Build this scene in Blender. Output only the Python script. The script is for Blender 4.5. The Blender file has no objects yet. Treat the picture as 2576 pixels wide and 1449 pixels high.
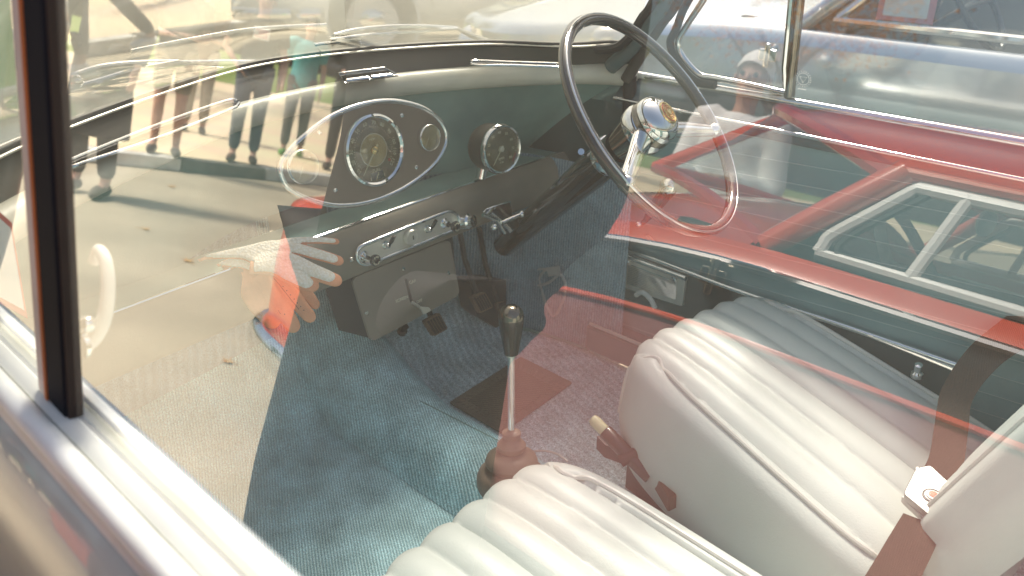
import bpy, math, random
from mathutils import Vector as V, Matrix
from mathutils import noise as mnoise
random.seed(7)
PI = math.pi; R = math.radians
sc = bpy.context.scene
col = sc.collection

# ---------------------------------------------------------------- camera
CAM = V((0, .785, 1.28)); FPX = 1959.0; YAW = R(-47.95); PIT = R(27.5)
hv = V((math.cos(YAW), math.sin(YAW), 0)); rv = V((math.sin(YAW), -math.cos(YAW), 0)); zv = V((0, 0, 1))
dv = hv*math.cos(PIT) - zv*math.sin(PIT); uv = hv*math.sin(PIT) + zv*math.cos(PIT)
cd = bpy.data.cameras.new('camera'); cam = bpy.data.objects.new('camera', cd); col.objects.link(cam)
m3 = Matrix((rv, uv, -dv)).transposed()
cam.matrix_world = Matrix.Translation(CAM) @ m3.to_4x4()
cd.sensor_width = 36; cd.lens = FPX/2576*36; cd.clip_start = .02; cd.clip_end = 2000
cd.dof.use_dof = True; cd.dof.focus_distance = 1.28; cd.dof.aperture_fstop = 4.5
sc.camera = cam

# survey helpers: where a sight line meets a surface of known position
def ray(px, py): return dv + rv*((px-1288)/FPX) - uv*((py-724)/FPX)
def AX(px, py, k, val):
    v = ray(px, py); return CAM + v*((val-CAM[k])/v[k])
def X(px, py, x): return AX(px, py, 0, x)
def Y(px, py, y): return AX(px, py, 1, y)
def Z(px, py, z): return AX(px, py, 2, z)
def PL(px, py, p0, n):
    v = ray(px, py); return CAM + v*((V(p0)-CAM).dot(V(n))/v.dot(V(n)))
def lerp(a, b, t): return a + (b-a)*t
def ss(a, b, x):
    t = max(0, min(1, (x-a)/(b-a))); return t*t*(3-2*t)
def smooth(pts, n=8, closed=False):            # Catmull-Rom
    pts = [V(p) for p in pts]; N = len(pts); out = []
    rng = range(N if closed else N-1)
    for i in rng:
        if closed: a, b, c, d = pts[i-1], pts[i], pts[(i+1) % N], pts[(i+2) % N]
        else: a, b, c, d = pts[max(i-1, 0)], pts[i], pts[i+1], pts[min(i+2, N-1)]
        for k in range(n):
            t = k/n
            out.append(.5*((2*b) + (c-a)*t + (2*a-5*b+4*c-d)*t*t + (3*b-a-3*c+d)*t**3))
    if not closed: out.append(pts[-1])
    return out
def resample(pts, n):
    L = [0]
    for a, b in zip(pts, pts[1:]): L.append(L[-1]+(b-a).length)
    out = []; j = 0
    for k in range(n):
        s = L[-1]*k/(n-1)
        while j < len(L)-2 and L[j+1] < s: j += 1
        d = L[j+1]-L[j]; out.append(pts[j].lerp(pts[j+1], (s-L[j])/d if d else 0))
    return out

# ---------------------------------------------------------------- materials
MATS = {}
def nt(name):
    m = bpy.data.materials.new(name); m.use_nodes = True; MATS[name] = m
    n = m.node_tree; n.nodes.clear(); return m, n
def N(n, t, **k):
    o = n.nodes.new(t)
    for a, b in k.items():
        if a.startswith('_'): o.inputs[a[1:]].default_value = b
        else: setattr(o, a, b)
    return o
def mat(name, c, rough=.5, metal=0, coat=0, var=.12, vs=8, bump=0, bs=120, crough=.05, spec=.5, c2=None, sheen=0, rv_=0, emit=None, det=4):
    m, n = nt(name); L = n.links.new
    out = N(n, 'ShaderNodeOutputMaterial'); p = N(n, 'ShaderNodeBsdfPrincipled')
    L(p.outputs[0], out.inputs[0])
    p.inputs['Roughness'].default_value = rough; p.inputs['Metallic'].default_value = metal
    p.inputs['Coat Weight'].default_value = coat; p.inputs['Coat Roughness'].default_value = crough
    p.inputs['Specular IOR Level'].default_value = spec; p.inputs['Sheen Weight'].default_value = sheen
    tc = N(n, 'ShaderNodeTexCoord'); no = N(n, 'ShaderNodeTexNoise', _Scale=vs, _Detail=float(det))
    L(tc.outputs['Object'], no.inputs['Vector'])
    mx = N(n, 'ShaderNodeMix', data_type='RGBA')
    a = c2 or [v*(1-var) for v in c]; b = c if c2 else [min(1, v*(1+var)) for v in c]
    mr = N(n, 'ShaderNodeMapRange'); mr.inputs[1].default_value = .35; mr.inputs[2].default_value = .65
    L(no.outputs[0], mr.inputs[0]); L(mr.outputs[0], mx.inputs[0])
    mx.inputs[6].default_value = (*a, 1); mx.inputs[7].default_value = (*b, 1)
    L(mx.outputs[2], p.inputs['Base Color'])
    if rv_:
        m2 = N(n, 'ShaderNodeMapRange'); m2.inputs[3].default_value = max(0, rough-rv_); m2.inputs[4].default_value = rough+rv_
        L(no.outputs[0], m2.inputs[0]); L(m2.outputs[0], p.inputs['Roughness'])
    if bump:
        n2 = N(n, 'ShaderNodeTexNoise', _Scale=bs, _Detail=3.0); L(tc.outputs['Object'], n2.inputs['Vector'])
        bp = N(n, 'ShaderNodeBump', _Strength=bump, _Distance=.002); L(n2.outputs[0], bp.inputs['Height']); L(bp.outputs[0], p.inputs['Normal'])
    m['p'] = 1
    return m
def ribbed(name, c, c2, pitch, dirv, rough=.95, bump=.6, fuzz=.35, patch=.25, width=None, wob=.5):
    """cloth or vinyl with fine parallel ribs (object coordinates)"""
    m, n = nt(name); L = n.links.new
    out = N(n, 'ShaderNodeOutputMaterial'); p = N(n, 'ShaderNodeBsdfPrincipled', _Roughness=rough); L(p.outputs[0], out.inputs[0])
    p.inputs['Specular IOR Level'].default_value = .25
    tc = N(n, 'ShaderNodeTexCoord'); d = N(n, 'ShaderNodeVectorMath', operation='DOT_PRODUCT'); d.inputs[1].default_value = V(dirv).normalized()
    no = N(n, 'ShaderNodeTexNoise', _Scale=14.0, _Detail=3.0); L(tc.outputs['Object'], no.inputs['Vector'])
    L(tc.outputs['Object'], d.inputs[0])
    ad = N(n, 'ShaderNodeMath', operation='MULTIPLY_ADD'); L(no.outputs[0], ad.inputs[0]); ad.inputs[1].default_value = pitch*wob; L(d.outputs['Value'], ad.inputs[2])
    mu = N(n, 'ShaderNodeMath', operation='MULTIPLY'); mu.inputs[1].default_value = 2*PI/pitch; L(ad.outputs[0], mu.inputs[0])
    si = N(n, 'ShaderNodeMath', operation='SINE'); L(mu.outputs[0], si.inputs[0])
    mr = N(n, 'ShaderNodeMapRange'); mr.inputs[1].default_value = -1 if width is None else width; mr.inputs[2].default_value = 1; L(si.outputs[0], mr.inputs[0])
    fz = N(n, 'ShaderNodeTexNoise', _Scale=420.0, _Detail=2.0); L(tc.outputs['Object'], fz.inputs['Vector'])
    m1 = N(n, 'ShaderNodeMix', data_type='RGBA'); L(mr.outputs[0], m1.inputs[0]); m1.inputs[6].default_value = (*c2, 1); m1.inputs[7].default_value = (*c, 1)
    pr = N(n, 'ShaderNodeMapRange'); pr.inputs[1].default_value = .3; pr.inputs[2].default_value = .7; pr.inputs[3].default_value = 1-patch; pr.inputs[4].default_value = 1+patch; L(no.outputs[0], pr.inputs[0])
    fr = N(n, 'ShaderNodeMapRange'); fr.inputs[1].default_value = .3; fr.inputs[2].default_value = .7; fr.inputs[3].default_value = 1-fuzz; fr.inputs[4].default_value = 1+fuzz; L(fz.outputs[0], fr.inputs[0])
    mm = N(n, 'ShaderNodeMath', operation='MULTIPLY'); L(pr.outputs[0], mm.inputs[0]); L(fr.outputs[0], mm.inputs[1])
    vm = N(n, 'ShaderNodeVectorMath', operation='SCALE'); L(m1.outputs[2], vm.inputs[0]); L(mm.outputs[0], vm.inputs['Scale']); L(vm.outputs[0], p.inputs['Base Color'])
    bp = N(n, 'ShaderNodeBump', _Strength=bump, _Distance=pitch*.35); L(mr.outputs[0], bp.inputs['Height']); L(bp.outputs[0], p.inputs['Normal'])
    return m
def glass(name, tint, ior, k=1.0, dust=0.0, haze_c=(.75,.72,.6), rough=0.0, ex=5.0, bright=0):
    """thin sheet of glass: light passes, Fresnel reflection, a dusty film standing in for haze"""
    m, n = nt(name); L = n.links.new
    out = N(n, 'ShaderNodeOutputMaterial'); tr = N(n, 'ShaderNodeBsdfTransparent'); tr.inputs[0].default_value = (*tint, 1)
    gl = N(n, 'ShaderNodeBsdfGlossy', _Roughness=rough); gl.inputs[0].default_value = (k, k, k, 1)
    lw = N(n, 'ShaderNodeLayerWeight', _Blend=.5); po = N(n, 'ShaderNodeMath', operation='POWER'); L(lw.outputs['Facing'], po.inputs[0]); po.inputs[1].default_value = ex
    fr = N(n, 'ShaderNodeMapRange'); r0 = ior if ior < 1 else ((ior-1)/(ior+1))**2*2; fr.inputs[3].default_value = r0; fr.inputs[4].default_value = 1.0; L(po.outputs[0], fr.inputs[0])
    mx = N(n, 'ShaderNodeMixShader'); L(fr.outputs[0], mx.inputs[0]); L(tr.outputs[0], mx.inputs[1]); L(gl.outputs[0], mx.inputs[2])
    last = mx
    if bright:       # sheet whose sheen lies over what shows through
        vm = N(n, 'ShaderNodeVectorMath', operation='SCALE'); vm.inputs[0].default_value = (bright,)*3; L(fr.outputs[0], vm.inputs['Scale']); L(vm.outputs[0], gl.inputs[0])
        tm_ = N(n, 'ShaderNodeMapRange'); tm_.inputs[3].default_value = 1.0; tm_.inputs[4].default_value = .6; L(fr.outputs[0], tm_.inputs[0])
        v2 = N(n, 'ShaderNodeVectorMath', operation='SCALE'); v2.inputs[0].default_value = tint; L(tm_.outputs[0], v2.inputs['Scale']); L(v2.outputs[0], tr.inputs[0])
        last = N(n, 'ShaderNodeAddShader'); L(tr.outputs[0], last.inputs[0]); L(gl.outputs[0], last.inputs[1])
    if dust:
        df = N(n, 'ShaderNodeBsdfDiffuse'); df.inputs[0].default_value = (*haze_c, 1)
        tl = N(n, 'ShaderNodeBsdfTranslucent'); tl.inputs[0].default_value = (*haze_c, 1)
        da = N(n, 'ShaderNodeMixShader'); da.inputs[0].default_value = .5; L(df.outputs[0], da.inputs[1]); L(tl.outputs[0], da.inputs[2])
        tc = N(n, 'ShaderNodeTexCoord'); no = N(n, 'ShaderNodeTexNoise', _Scale=5.0, _Detail=6.0); L(tc.outputs['Object'], no.inputs['Vector'])
        mr = N(n, 'ShaderNodeMapRange'); mr.inputs[1].default_value = .25; mr.inputs[2].default_value = .75; mr.inputs[3].default_value = dust*.7; mr.inputs[4].default_value = dust*1.3; L(no.outputs[0], mr.inputs[0])
        m2 = N(n, 'ShaderNodeMixShader'); L(mr.outputs[0], m2.inputs[0]); L(last.outputs[0], m2.inputs[1]); L(da.outputs[0], m2.inputs[2]); last = m2
    L(last.outputs[0], out.inputs[0]); return m
M = dict(
 teal_paint=mat('teal_paint', (.10,.15,.145), .35, 0, 1, .1, 3, crough=.03),
 cream_leather=mat('cream_leather', (.635,.67,.63), .40, var=.06, vs=5, bump=.25, bs=320, spec=.45),
 piping=mat('cream_piping', (.70,.69,.64), .35, var=.04),
 teal_vinyl=mat('teal_vinyl', (.25,.38,.34), .5, var=.15, vs=6, bump=.3, bs=300, spec=.4),
 black_vinyl=mat('black_vinyl', (.07,.066,.053), .42, var=.15, vs=7, bump=.2, bs=260, spec=.5),
 lip_vinyl=mat('shelf_edge_vinyl', (.25,.225,.175), .45, var=.1, vs=9, bump=.25, bs=260, spec=.4),
 roll_vinyl=mat('roll_highlight_vinyl', (.72,.70,.58), .34, var=.08, vs=9, bump=.2, bs=260),  # the roll's bright highlight is painted into its base colour
 brown_panel=mat('brown_panel', (.19,.155,.115), .4, var=.1, vs=5, bump=.15, bs=400),
 grey_panel=mat('grey_panel', (.25,.22,.175), .5, var=.1, vs=4),
 chrome=mat('chrome', (.86,.86,.84), .06, 1, var=.04, rv_=.03),
 dark_chrome=mat('dark_chrome', (.24,.215,.175), .09, 1, var=.1),
 brushed=mat('brushed_metal', (.80,.77,.68), .38, .6, var=.08, bump=.1, bs=500),
 black_gloss=mat('black_gloss', (.012,.012,.011), .12, 0, .6, var=.1),
 black_plastic=mat('black_plastic', (.02,.019,.018), .38, var=.2),
 rubber=mat('rubber', (.022,.021,.02), .6, var=.2, bump=.2, bs=200),
 boot_rubber=mat('gaiter_rubber', (.20,.145,.11), .42, var=.2, vs=20),
 grey_rubber=mat('grey_rubber', (.72,.72,.67), .55, var=.06),
 pedal=mat('pedal_rubber', (.18,.12,.08), .7, var=.2),
 belt=ribbed('belt_webbing', (.10,.062,.045), (.055,.036,.027), .0019, (.8,.5,.3), .75, .5, .2, .1),
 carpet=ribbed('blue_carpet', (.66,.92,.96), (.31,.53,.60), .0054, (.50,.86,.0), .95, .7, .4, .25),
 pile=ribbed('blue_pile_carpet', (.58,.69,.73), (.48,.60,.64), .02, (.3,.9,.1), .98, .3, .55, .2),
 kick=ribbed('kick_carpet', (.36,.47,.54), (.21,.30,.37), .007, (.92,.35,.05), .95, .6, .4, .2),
 card=ribbed('ribbed_door_card', (.42,.55,.56), (.23,.36,.375), .040, (.05,0,1), .42, .3, .06, .06, width=.985, wob=.02),
 door_cap=mat('door_cap', (.07,.11,.125), .3, 0, .4, .1),
 mat_rubber=ribbed('heel_mat_rubber', (.19,.14,.10), (.10,.075,.055), .0075, (.55,-.83,0), .7, .6, .15, .1),
 mat_edge=mat('heel_mat_border', (.16,.12,.09), .65, var=.15),
 cord=mat('white_cord', (.55,.54,.52), .8, var=.1),
 cream_plastic=mat('cream_plastic', (.72,.66,.42), .35, var=.05),
 dial=mat('gauge_dial', (.30,.25,.155), .45, var=.1),  # golden reflection of the gauge glass is put into the dial colours
 dial2=mat('gauge_dial_centre', (.64,.54,.32), .35, var=.1),
 lettering=mat('pale_lettering', (.78,.74,.56), .6, var=.03),
 red_lamp=mat('red_lamp', (.45,.05,.03), .3),
 needle=mat('gauge_needle', (.82,.78,.58), .4),
 gauge_glass=glass('gauge_glass', (.96,.95,.9), 1.5),
 tan=mat('tan_leather', (.78,.35,.19), .55, var=.12, vs=30, bump=.4, bs=260),
 knit=None,
 white=mat('white_enamel', (.80,.79,.74), .3, var=.04),
 buckle=mat('satin_buckle', (.40,.39,.37), .36, .6, var=.04),
 red_badge=mat('badge_red', (.55,.10,.04), .3, 0, .5), gold=mat('badge_gold', (.75,.58,.28), .2, 1),
 paper=mat('white_card', (.84,.83,.80), .7, var=.02), red_print=mat('red_print', (.62,.10,.08), .6, var=.05), pink_print=mat('pink_print', (.66,.20,.24), .6, var=.05),
)
def knit_mat():
    m, n = nt('cream_crochet'); L = n.links.new
    out = N(n, 'ShaderNodeOutputMaterial'); p = N(n, 'ShaderNodeBsdfPrincipled', _Roughness=.9); L(p.outputs[0], out.inputs[0])
    tc = N(n, 'ShaderNodeTexCoord'); vo = N(n, 'ShaderNodeTexVoronoi', _Scale=240.0); L(tc.outputs['Object'], vo.inputs['Vector'])
    mr = N(n, 'ShaderNodeMapRange'); mr.inputs[1].default_value = .1; mr.inputs[2].default_value = .75; mr.inputs[3].default_value = 1; mr.inputs[4].default_value = 0; L(vo.outputs['Distance'], mr.inputs[0])
    mx = N(n, 'ShaderNodeMix', data_type='RGBA'); L(mr.outputs[0], mx.inputs[0]); mx.inputs[6].default_value = (.82, .75, .62, 1); mx.inputs[7].default_value = (.95, .93, .87, 1); L(mx.outputs[2], p.inputs['Base Color'])
    bp = N(n, 'ShaderNodeBump', _Strength=.6, _Distance=.0015); L(mr.outputs[0], bp.inputs['Height']); L(bp.outputs[0], p.inputs['Normal'])
    return m
M['knit'] = knit_mat()

# ---------------------------------------------------------------- meshes
OFF = V((0, 0, 0))
class MB:
    def __init__(s): s.v = []; s.f = []
    def grid(s, rows, cu=False, cv=False, flip=False):
        b = len(s.v); nr = len(rows); nc = len(rows[0])
        for r in rows: s.v += [V(p) for p in r]
        for i in range(nr if cv else nr-1):
            for j in range(nc if cu else nc-1):
                a, c_ = b+i*nc+j, b+i*nc+(j+1) % nc; d = b+((i+1) % nr)*nc+j; e = b+((i+1) % nr)*nc+(j+1) % nc
                s.f.append((a, d, e, c_) if flip else (a, c_, e, d))
        return s
    def poly(s, pts):
        b = len(s.v); s.v += [V(p) for p in pts]; s.f.append(tuple(range(b, b+len(pts)))); return s
    def tube(s, path, r, n=10, closed=False, cap=True, flat=None, up=None):
        path = [V(p) for p in path]; Np = len(path); rows = []; pn = None
        for i, p in enumerate(path):
            if closed: t = path[(i+1) % Np]-path[i-1]
            else: t = path[min(i+1, Np-1)]-path[max(i-1, 0)]
            t.normalize()
            if pn is None:
                g = V(up) if up else (V((0, 0, 1)) if abs(t.z) < .9 else V((1, 0, 0)))
                pn = (g-t*g.dot(t)).normalized()
            else:
                if up: pn = V(up)
                pn = (pn-t*pn.dot(t)).normalized()
            bn = t.cross(pn); rr = r[i] if isinstance(r, (list, tuple)) else r
            f = flat if flat else 1
            rows.append([p + pn*(rr*f*math.cos(2*PI*k/n)) + bn*(rr*math.sin(2*PI*k/n)) for k in range(n)])
        b = len(s.v); s.grid(rows, cu=True, cv=closed)
        if cap and not closed:
            s.f.append(tuple(range(b+n-1, b-1, -1))); e = b+(Np-1)*n; s.f.append(tuple(range(e, e+n)))
        return s
    def lathe(s, prof, o, ax, n=32, cap=True, ref=None):
        o = V(o); ax = V(ax).normalized(); g = V(ref) if ref else (V((0, 0, 1)) if abs(ax.z) < .9 else V((1, 0, 0)))
        u = (g-ax*g.dot(ax)).normalized(); w = ax.cross(u)
        rows = [[o+ax*h+u*(r*math.cos(2*PI*k/n))+w*(r*math.sin(2*PI*k/n)) for k in range(n)] for r, h in prof]
        b = len(s.v); s.grid(rows, cu=True)
        if cap:
            if prof[0][0] > 1e-5: s.f.append(tuple(range(b+n-1, b-1, -1)))
            if prof[-1][0] > 1e-5: e = b+(len(prof)-1)*n; s.f.append(tuple(range(e, e+n)))
        return s
    def prism(s, pts, d):
        pts = [V(p) for p in pts]; d = V(d); n = len(pts); b = len(s.v)
        s.v += pts+[p+d for p in pts]
        s.f.append(tuple(range(b, b+n))); s.f.append(tuple(range(b+2*n-1, b+n-1, -1)))
        for i in range(n): j = (i+1) % n; s.f.append((b+i, b+n+i, b+n+j, b+j))
        return s
    def box(s, c, sz, rot=None):
        c = V(c); q = []
        for dz in (-.5, .5):
            for dx, dy in ((-.5, -.5), (.5, -.5), (.5, .5), (-.5, .5)):
                p = V((dx*sz[0], dy*sz[1], dz*sz[2])); q.append(c+(rot @ p if rot else p))
        b = len(s.v); s.v += q
        for f in ((3, 2, 1, 0), (4, 5, 6, 7), (0, 1, 5, 4), (1, 2, 6, 5), (2, 3, 7, 6), (3, 0, 4, 7)): s.f.append(tuple(b+i for i in f))
        return s
    def ball(s, c, r, n=14, sc_=(1, 1, 1), rot=None):
        c = V(c); rows = []
        for i in range(n//2+1):
            th = PI*i/(n//2); row = []
            for k in range(n):
                p = V((math.sin(th)*math.cos(2*PI*k/n)*sc_[0], math.sin(th)*math.sin(2*PI*k/n)*sc_[1], math.cos(th)*sc_[2]))*r
                row.append(c+(rot @ p if rot else p))
            rows.append(row)
        return s.grid(rows, cu=True, flip=True)
    def build(s, name, m, parent=None, label=None, sharp=38, bevel=0, sub=0, kind=None, off=None, recalc=True):
        o_ = OFF if off is None else off
        me = bpy.data.meshes.new(name); me.from_pydata([tuple(p-o_) for p in s.v], [], s.f)
        import bmesh as bm_
        if recalc:
            b = bm_.new(); b.from_mesh(me); bm_.ops.remove_doubles(b, verts=b.verts, dist=1e-6); bm_.ops.recalc_face_normals(b, faces=b.faces); b.to_mesh(me); b.free()
        me.polygons.foreach_set('use_smooth', [True]*len(me.polygons)); me.set_sharp_from_angle(angle=R(sharp))
        mm = M[m] if isinstance(m, str) else m
        me.materials.append(mm)
        o = bpy.data.objects.new(name, me); col.objects.link(o)
        if parent: o.parent = parent
        if label: o['label'] = label
        if kind: o['kind'] = kind
        if bevel:
            w = o.modifiers.new('bevel', 'BEVEL'); w.width = bevel; w.segments = 3; w.limit_method = 'ANGLE'; w.angle_limit = R(40)
        if sub:
            w = o.modifiers.new('sub', 'SUBSURF'); w.levels = sub; w.render_levels = sub
        return o
def empty(name, loc, label, cat, rz=0, group=None):
    o = bpy.data.objects.new(name, None); col.objects.link(o); o.location = loc; o.rotation_euler = (0, 0, rz); o.empty_display_size = .1
    o['label'] = label; o['category'] = cat
    if group: o['group'] = group
    return o
def tag(o, label, cat, group=None):
    o['label'] = label; o['category'] = cat
    if group: o['group'] = group
    return o
def text(name, s, o, right, up, size, m, parent, ext=.0004, align='CENTER', into=None):
    cu = bpy.data.curves.new(name, 'FONT'); cu.body = s; cu.size = size; cu.extrude = ext; cu.align_x = align; cu.align_y = 'CENTER'; cu.resolution_u = 2
    ob = bpy.data.objects.new(name, cu); col.objects.link(ob)
    me = bpy.data.meshes.new_from_object(ob); bpy.data.objects.remove(ob)
    right = V(right).normalized(); up = V(up); up = (up-right*up.dot(right)).normalized(); n = right.cross(up)
    pts = [V(o)+right*v.co.x+up*v.co.y+n*v.co.z for v in me.vertices]; fs = [tuple(p.vertices) for p in me.polygons]
    b = into or MB(); k = len(b.v); b.v += pts; b.f += [tuple(i+k for i in f) for f in fs]
    if into is None: return b.build(name, m, parent, recalc=False)
# ================================================================ the car we look into
ROOT = V((.3, 0, 0)); OFF = ROOT
car = empty('classic_car', ROOT, 'small teal classic car with pale ribbed seats, seen through its own side window', 'car')
def P(name, mb, m, parent=None, **k): return mb.build(name, m, parent or car, **k)

# ---- windscreen, dash top, padded roll, dash face
S_px = [(-60,430),(0,390),(140,330),(400,235),(640,165),(900,130),(1200,112),(1420,118),(1540,112)]
Rl_px = [(-60,600),(0,555),(156,470),(380,370),(590,285),(868,222),(1129,190),(1407,175),(1530,176)]
S = resample(smooth([V((.98,.62,.97))]+[Z(a,b,.97) for a,b in S_px]+[V((.955,-.665,.965))]), 60)
RL = resample(smooth([V((.93,.625,.915))]+[Z(a,b,.915) for a,b in Rl_px]+[V((.95,-.668,.915))]), 60)
rows = []
for k in range(7):
    t = k/6
    rows.append([s.lerp(r, t) - zv*(.022*math.sin(t*PI*.5)-.0*t) + zv*(.006*math.sin(t*PI)) for s, r in zip(S, [r+zv*.012 for r in RL])])
P('dash_top', MB().grid(rows), 'black_vinyl')
P('dash_roll', MB().tube([p+zv*-.008 for p in RL], .024, 14), 'roll_vinyl')
rows = []
for k in range(9):
    t = k/8
    rows.append([V((lerp(r.x+.012, max(r.x+.03, 1.24), t**.8), lerp(r.y, max(-.65, min(.62, r.y)), t), lerp(.90, .69, t))) for r in RL])
P('dash_face', MB().grid(rows), 'teal_vinyl')
rub = [p+V((-.004,0,.004)) for p in S]
P('windscreen_seal', MB().tube(rub, .0075, 8), 'rubber')
P('seal_trim', MB().tube([p+V((-.016,0,.003)) for p in S], .0022, 6), 'brushed')
HD = [V((p.x-.22-.25*(1-(p.y/.66)**2), p.y*.855, 1.31-.03*abs(p.y)**2/.36)) for p in S]
scr = P('windscreen', MB().grid([[a.lerp(b, t/6)+V((.03*math.sin(PI*t/6),0,.02*math.sin(PI*t/6))) for a, b in zip(S, HD)] for t in range(7)]), glass('screen_glass', (.97,.97,.95), 1.33, dust=.38, haze_c=(.90,.86,.70)))  # heavy film paints a bright glare over the view ahead
P('windscreen_header', MB().tube(HD, .022, 10), 'teal_paint')
# ---- far A pillar (screen rubber, painted post, textured seal), near one mirrors it
for sgn, nm in ((1, 'far'), (-1, 'near')):
    f = lambda p: V((p.x, p.y*sgn, p.z))
    a1 = [f(p) for p in smooth([Y(1500,124,-.60), Y(1552,118,-.603), Y(1588,88,-.605), Y(1615,45,-.60), Y(1646,0,-.595), V((.74,-.55,1.27))])]
    P('pillar_rubber', MB().tube(a1, .010, 8), 'rubber')
    a2 = [f(p) for p in smooth([Y(1535,168,-.625), Y(1590,118,-.625), Y(1640,45,-.615), Y(1676,-4,-.61), V((.735,-.565,1.28))])]
    P('windscreen_pillar', MB().tube(a2, .017, 12), 'teal_paint')
    a3 = [f(p) for p in smooth([Y(1575,200,-.645), Y(1618,128,-.64), Y(1660,60,-.63), Y(1706,-6,-.62), V((.71,-.58,1.28))])]
    P('door_aperture_seal', MB().tube(a3, .013, 10), 'black_vinyl')
# door post seal down the far side
P('door_post_seal', MB().tube(smooth([Y(1585,190,-.655), Y(1581,300,-.655), Y(1575,480,-.655), Y(1568,655,-.655)]), .0145, 12), 'rubber')
P('door_check_strap', MB().prism([Y(1520,620,-.645),Y(1545,618,-.645),Y(1542,690,-.645),Y(1517,684,-.645)], (0,.006,0)), 'brushed', bevel=.001)
P('door_buffer', MB().tube([Y(1556,628,-.645), Y(1535,690,-.64)], [.008,.014], 12), 'rubber')

# ---- air vents let into the dash top, ash tray
def slot(name, pts, z, r=.004):
    ring = smooth([Z(a,b,z) for a,b in pts], 6, closed=True)
    o = P(name, MB().tube(ring, r, 8, closed=True), 'chrome')
    P('vent_slot', MB().poly([p-zv*.001 for p in ring]), 'black_gloss', o)
    return o
slot('air_vent', [(1184,157),(1200,152),(1300,156),(1412,160),(1440,166),(1412,168),(1300,164),(1205,163)], .951, .0022)
slot('air_vent', [(165,412),(200,392),(400,312),(560,256),(596,252),(598,264),(570,278),(400,346),(230,402),(180,418)], .943, .0026)
tr = MB().tube([Z(a,b,.945) for a,b in ((850,184),(968,170),(1000,189),(868,209))], .0022, 8, closed=True)
o = P('ash_tray', tr, 'chrome')
P('tray_lid', MB().poly([Z(a,b,.9435) for a,b in ((850,184),(968,170),(1000,189),(868,209))]), 'black_gloss', o)
P('tray_handle', MB().tube([Z(872,203,.949), Z(928,196,.950)], .0042, 8).tube([Z(935,195,.950), Z(985,189,.949)], .0042, 8), 'chrome', o)

# ---- parcel shelf and its padded edge
xl, zl = 1.135, .70
ends = (-.655, .60)
ys = [lerp(ends[0], ends[1], i/40) for i in range(41)]
bow = lambda y: .012*(1-(y/.6)**2)
P('parcel_shelf', MB().grid([[V((xl+bow(y)+.004, y, zl-.004)) for y in ys], [V((1.26, y, zl-.012)) for y in ys]]), 'teal_vinyl')
prof = [(.0,.0),(-.008,-.003),(-.02,-.018),(-.027,-.045),(-.025,-.075),(-.012,-.10),(.02,-.112),(.06,-.11)]
prof = [(p.x, p.z) for p in smooth([V((a,0,b)) for a,b in prof], 4)]
P('padded_shelf_edge', MB().grid([[V((xl+bow(y)+a, y, zl+b)) for y in ys] for a, b in prof]), 'lip_vinyl')
P('shelf_edge_trim', MB().tube([V((xl+bow(y)-.001, y, zl+.0015)) for y in ys], .0032, 8), 'chrome')
P('edge_screw', MB().lathe([(0,.004),(.003,.0035),(.0045,.0015),(.0048,0)][::-1], X(884,652,1.110), (-1,0,.1), 12), 'chrome')

# ---- oval instrument panel
on = V((-1,-.0,.12)).normalized(); oc = V((1.10,-.06,.845))
def OV(px, py, d=0): return PL(px, py, oc+on*d, on)
oval_px = [(703,446),(701,418),(716,388),(762,342),(828,293),(905,262),(985,252),(1060,268),(1105,300),(1123,337),(1115,378),(1080,425),(1012,475),(932,507),(852,518),(782,505),(726,478)]
ov = smooth([OV(a,b) for a,b in oval_px], 7, closed=True); oc2 = sum(ov, V())/len(ov)
def inset(k, d): return [oc2+(p-oc2)*k+on*d for p in ov]
ip = P('instrument_panel', MB().grid([inset(.90,-.03), inset(.985,-.010), inset(1.0,-.002), inset(.97,.003)], cu=True).poly(inset(.97,.003)), 'brown_panel')
P('panel_trim', MB().tube(inset(.985,.002), .0052, 10, closed=True), 'chrome', ip)
for a, b in ((1010,290),(1047,420),(843,478),(803,333)):
    P('panel_screw', MB().lathe([(.0048,0),(.0045,.002),(.003,.0035),(.0012,.0036),(.0011,.0022),(0,.0022)], OV(a,b,.003), on, 14), 'chrome', ip)
ru = V((0,-1,0)); upv = on.cross(ru)*-1
if upv.z < 0: upv = -upv
def gauge(px, py, r, name, dm='dial', depth=.006):
    c = OV(px, py, .003)
    g = P(name, MB().lathe([(r*1.0,0),(r*1.02,.004),(r*.99,.009),(r*.93,.011),(r*.88,.008),(r*.87,.003)], c, on, 48, cap=False), 'chrome', ip)
    P('dial_face', MB().lathe([(r*.9,.0015),(0.0001,.0015)], c, on, 40), dm, ip)
    return c
def dp(c, ang, rad, h=.0018):   # clock angle, 0 = up, clockwise
    a = R(ang); return c + (ru*math.sin(a)+upv*math.cos(a))*rad + on*h
sp = gauge(938,377,.0655,'speedometer')
rs = .0655
P('dial_centre', MB().lathe([(rs*.44,.0022),(.0001,.0022)], sp, on, 36), 'dial2', ip)
P('dial_ring', MB().tube([dp(sp,a,rs*.45,.003) for a in range(0,360,9)], .0009, 6, closed=True), 'brushed', ip)
tx = MB()
for i, s_ in enumerate(('10','20','30','40','50','60','70','80','90','100','110','120')):
    a = -128+i*256/11*1.0; text('t', s_, dp(sp,a,rs*.74), dp(V(),a+90,1,0), dp(V(),a,1,0), .0098, None, None, into=tx)
for i in range(45):
    a = -130+i*260/44; tx.tube([dp(sp,a,rs*.62), dp(sp,a,rs*(.65 if i % 2 else .67))], .0004, 4)
text('t','FUEL', dp(sp,180,rs*.56), ru, upv, .0085, None, None, into=tx); text('t','MPH', dp(sp,0,rs*.30,.0028), ru, upv, .007, None, None, into=tx)
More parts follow.
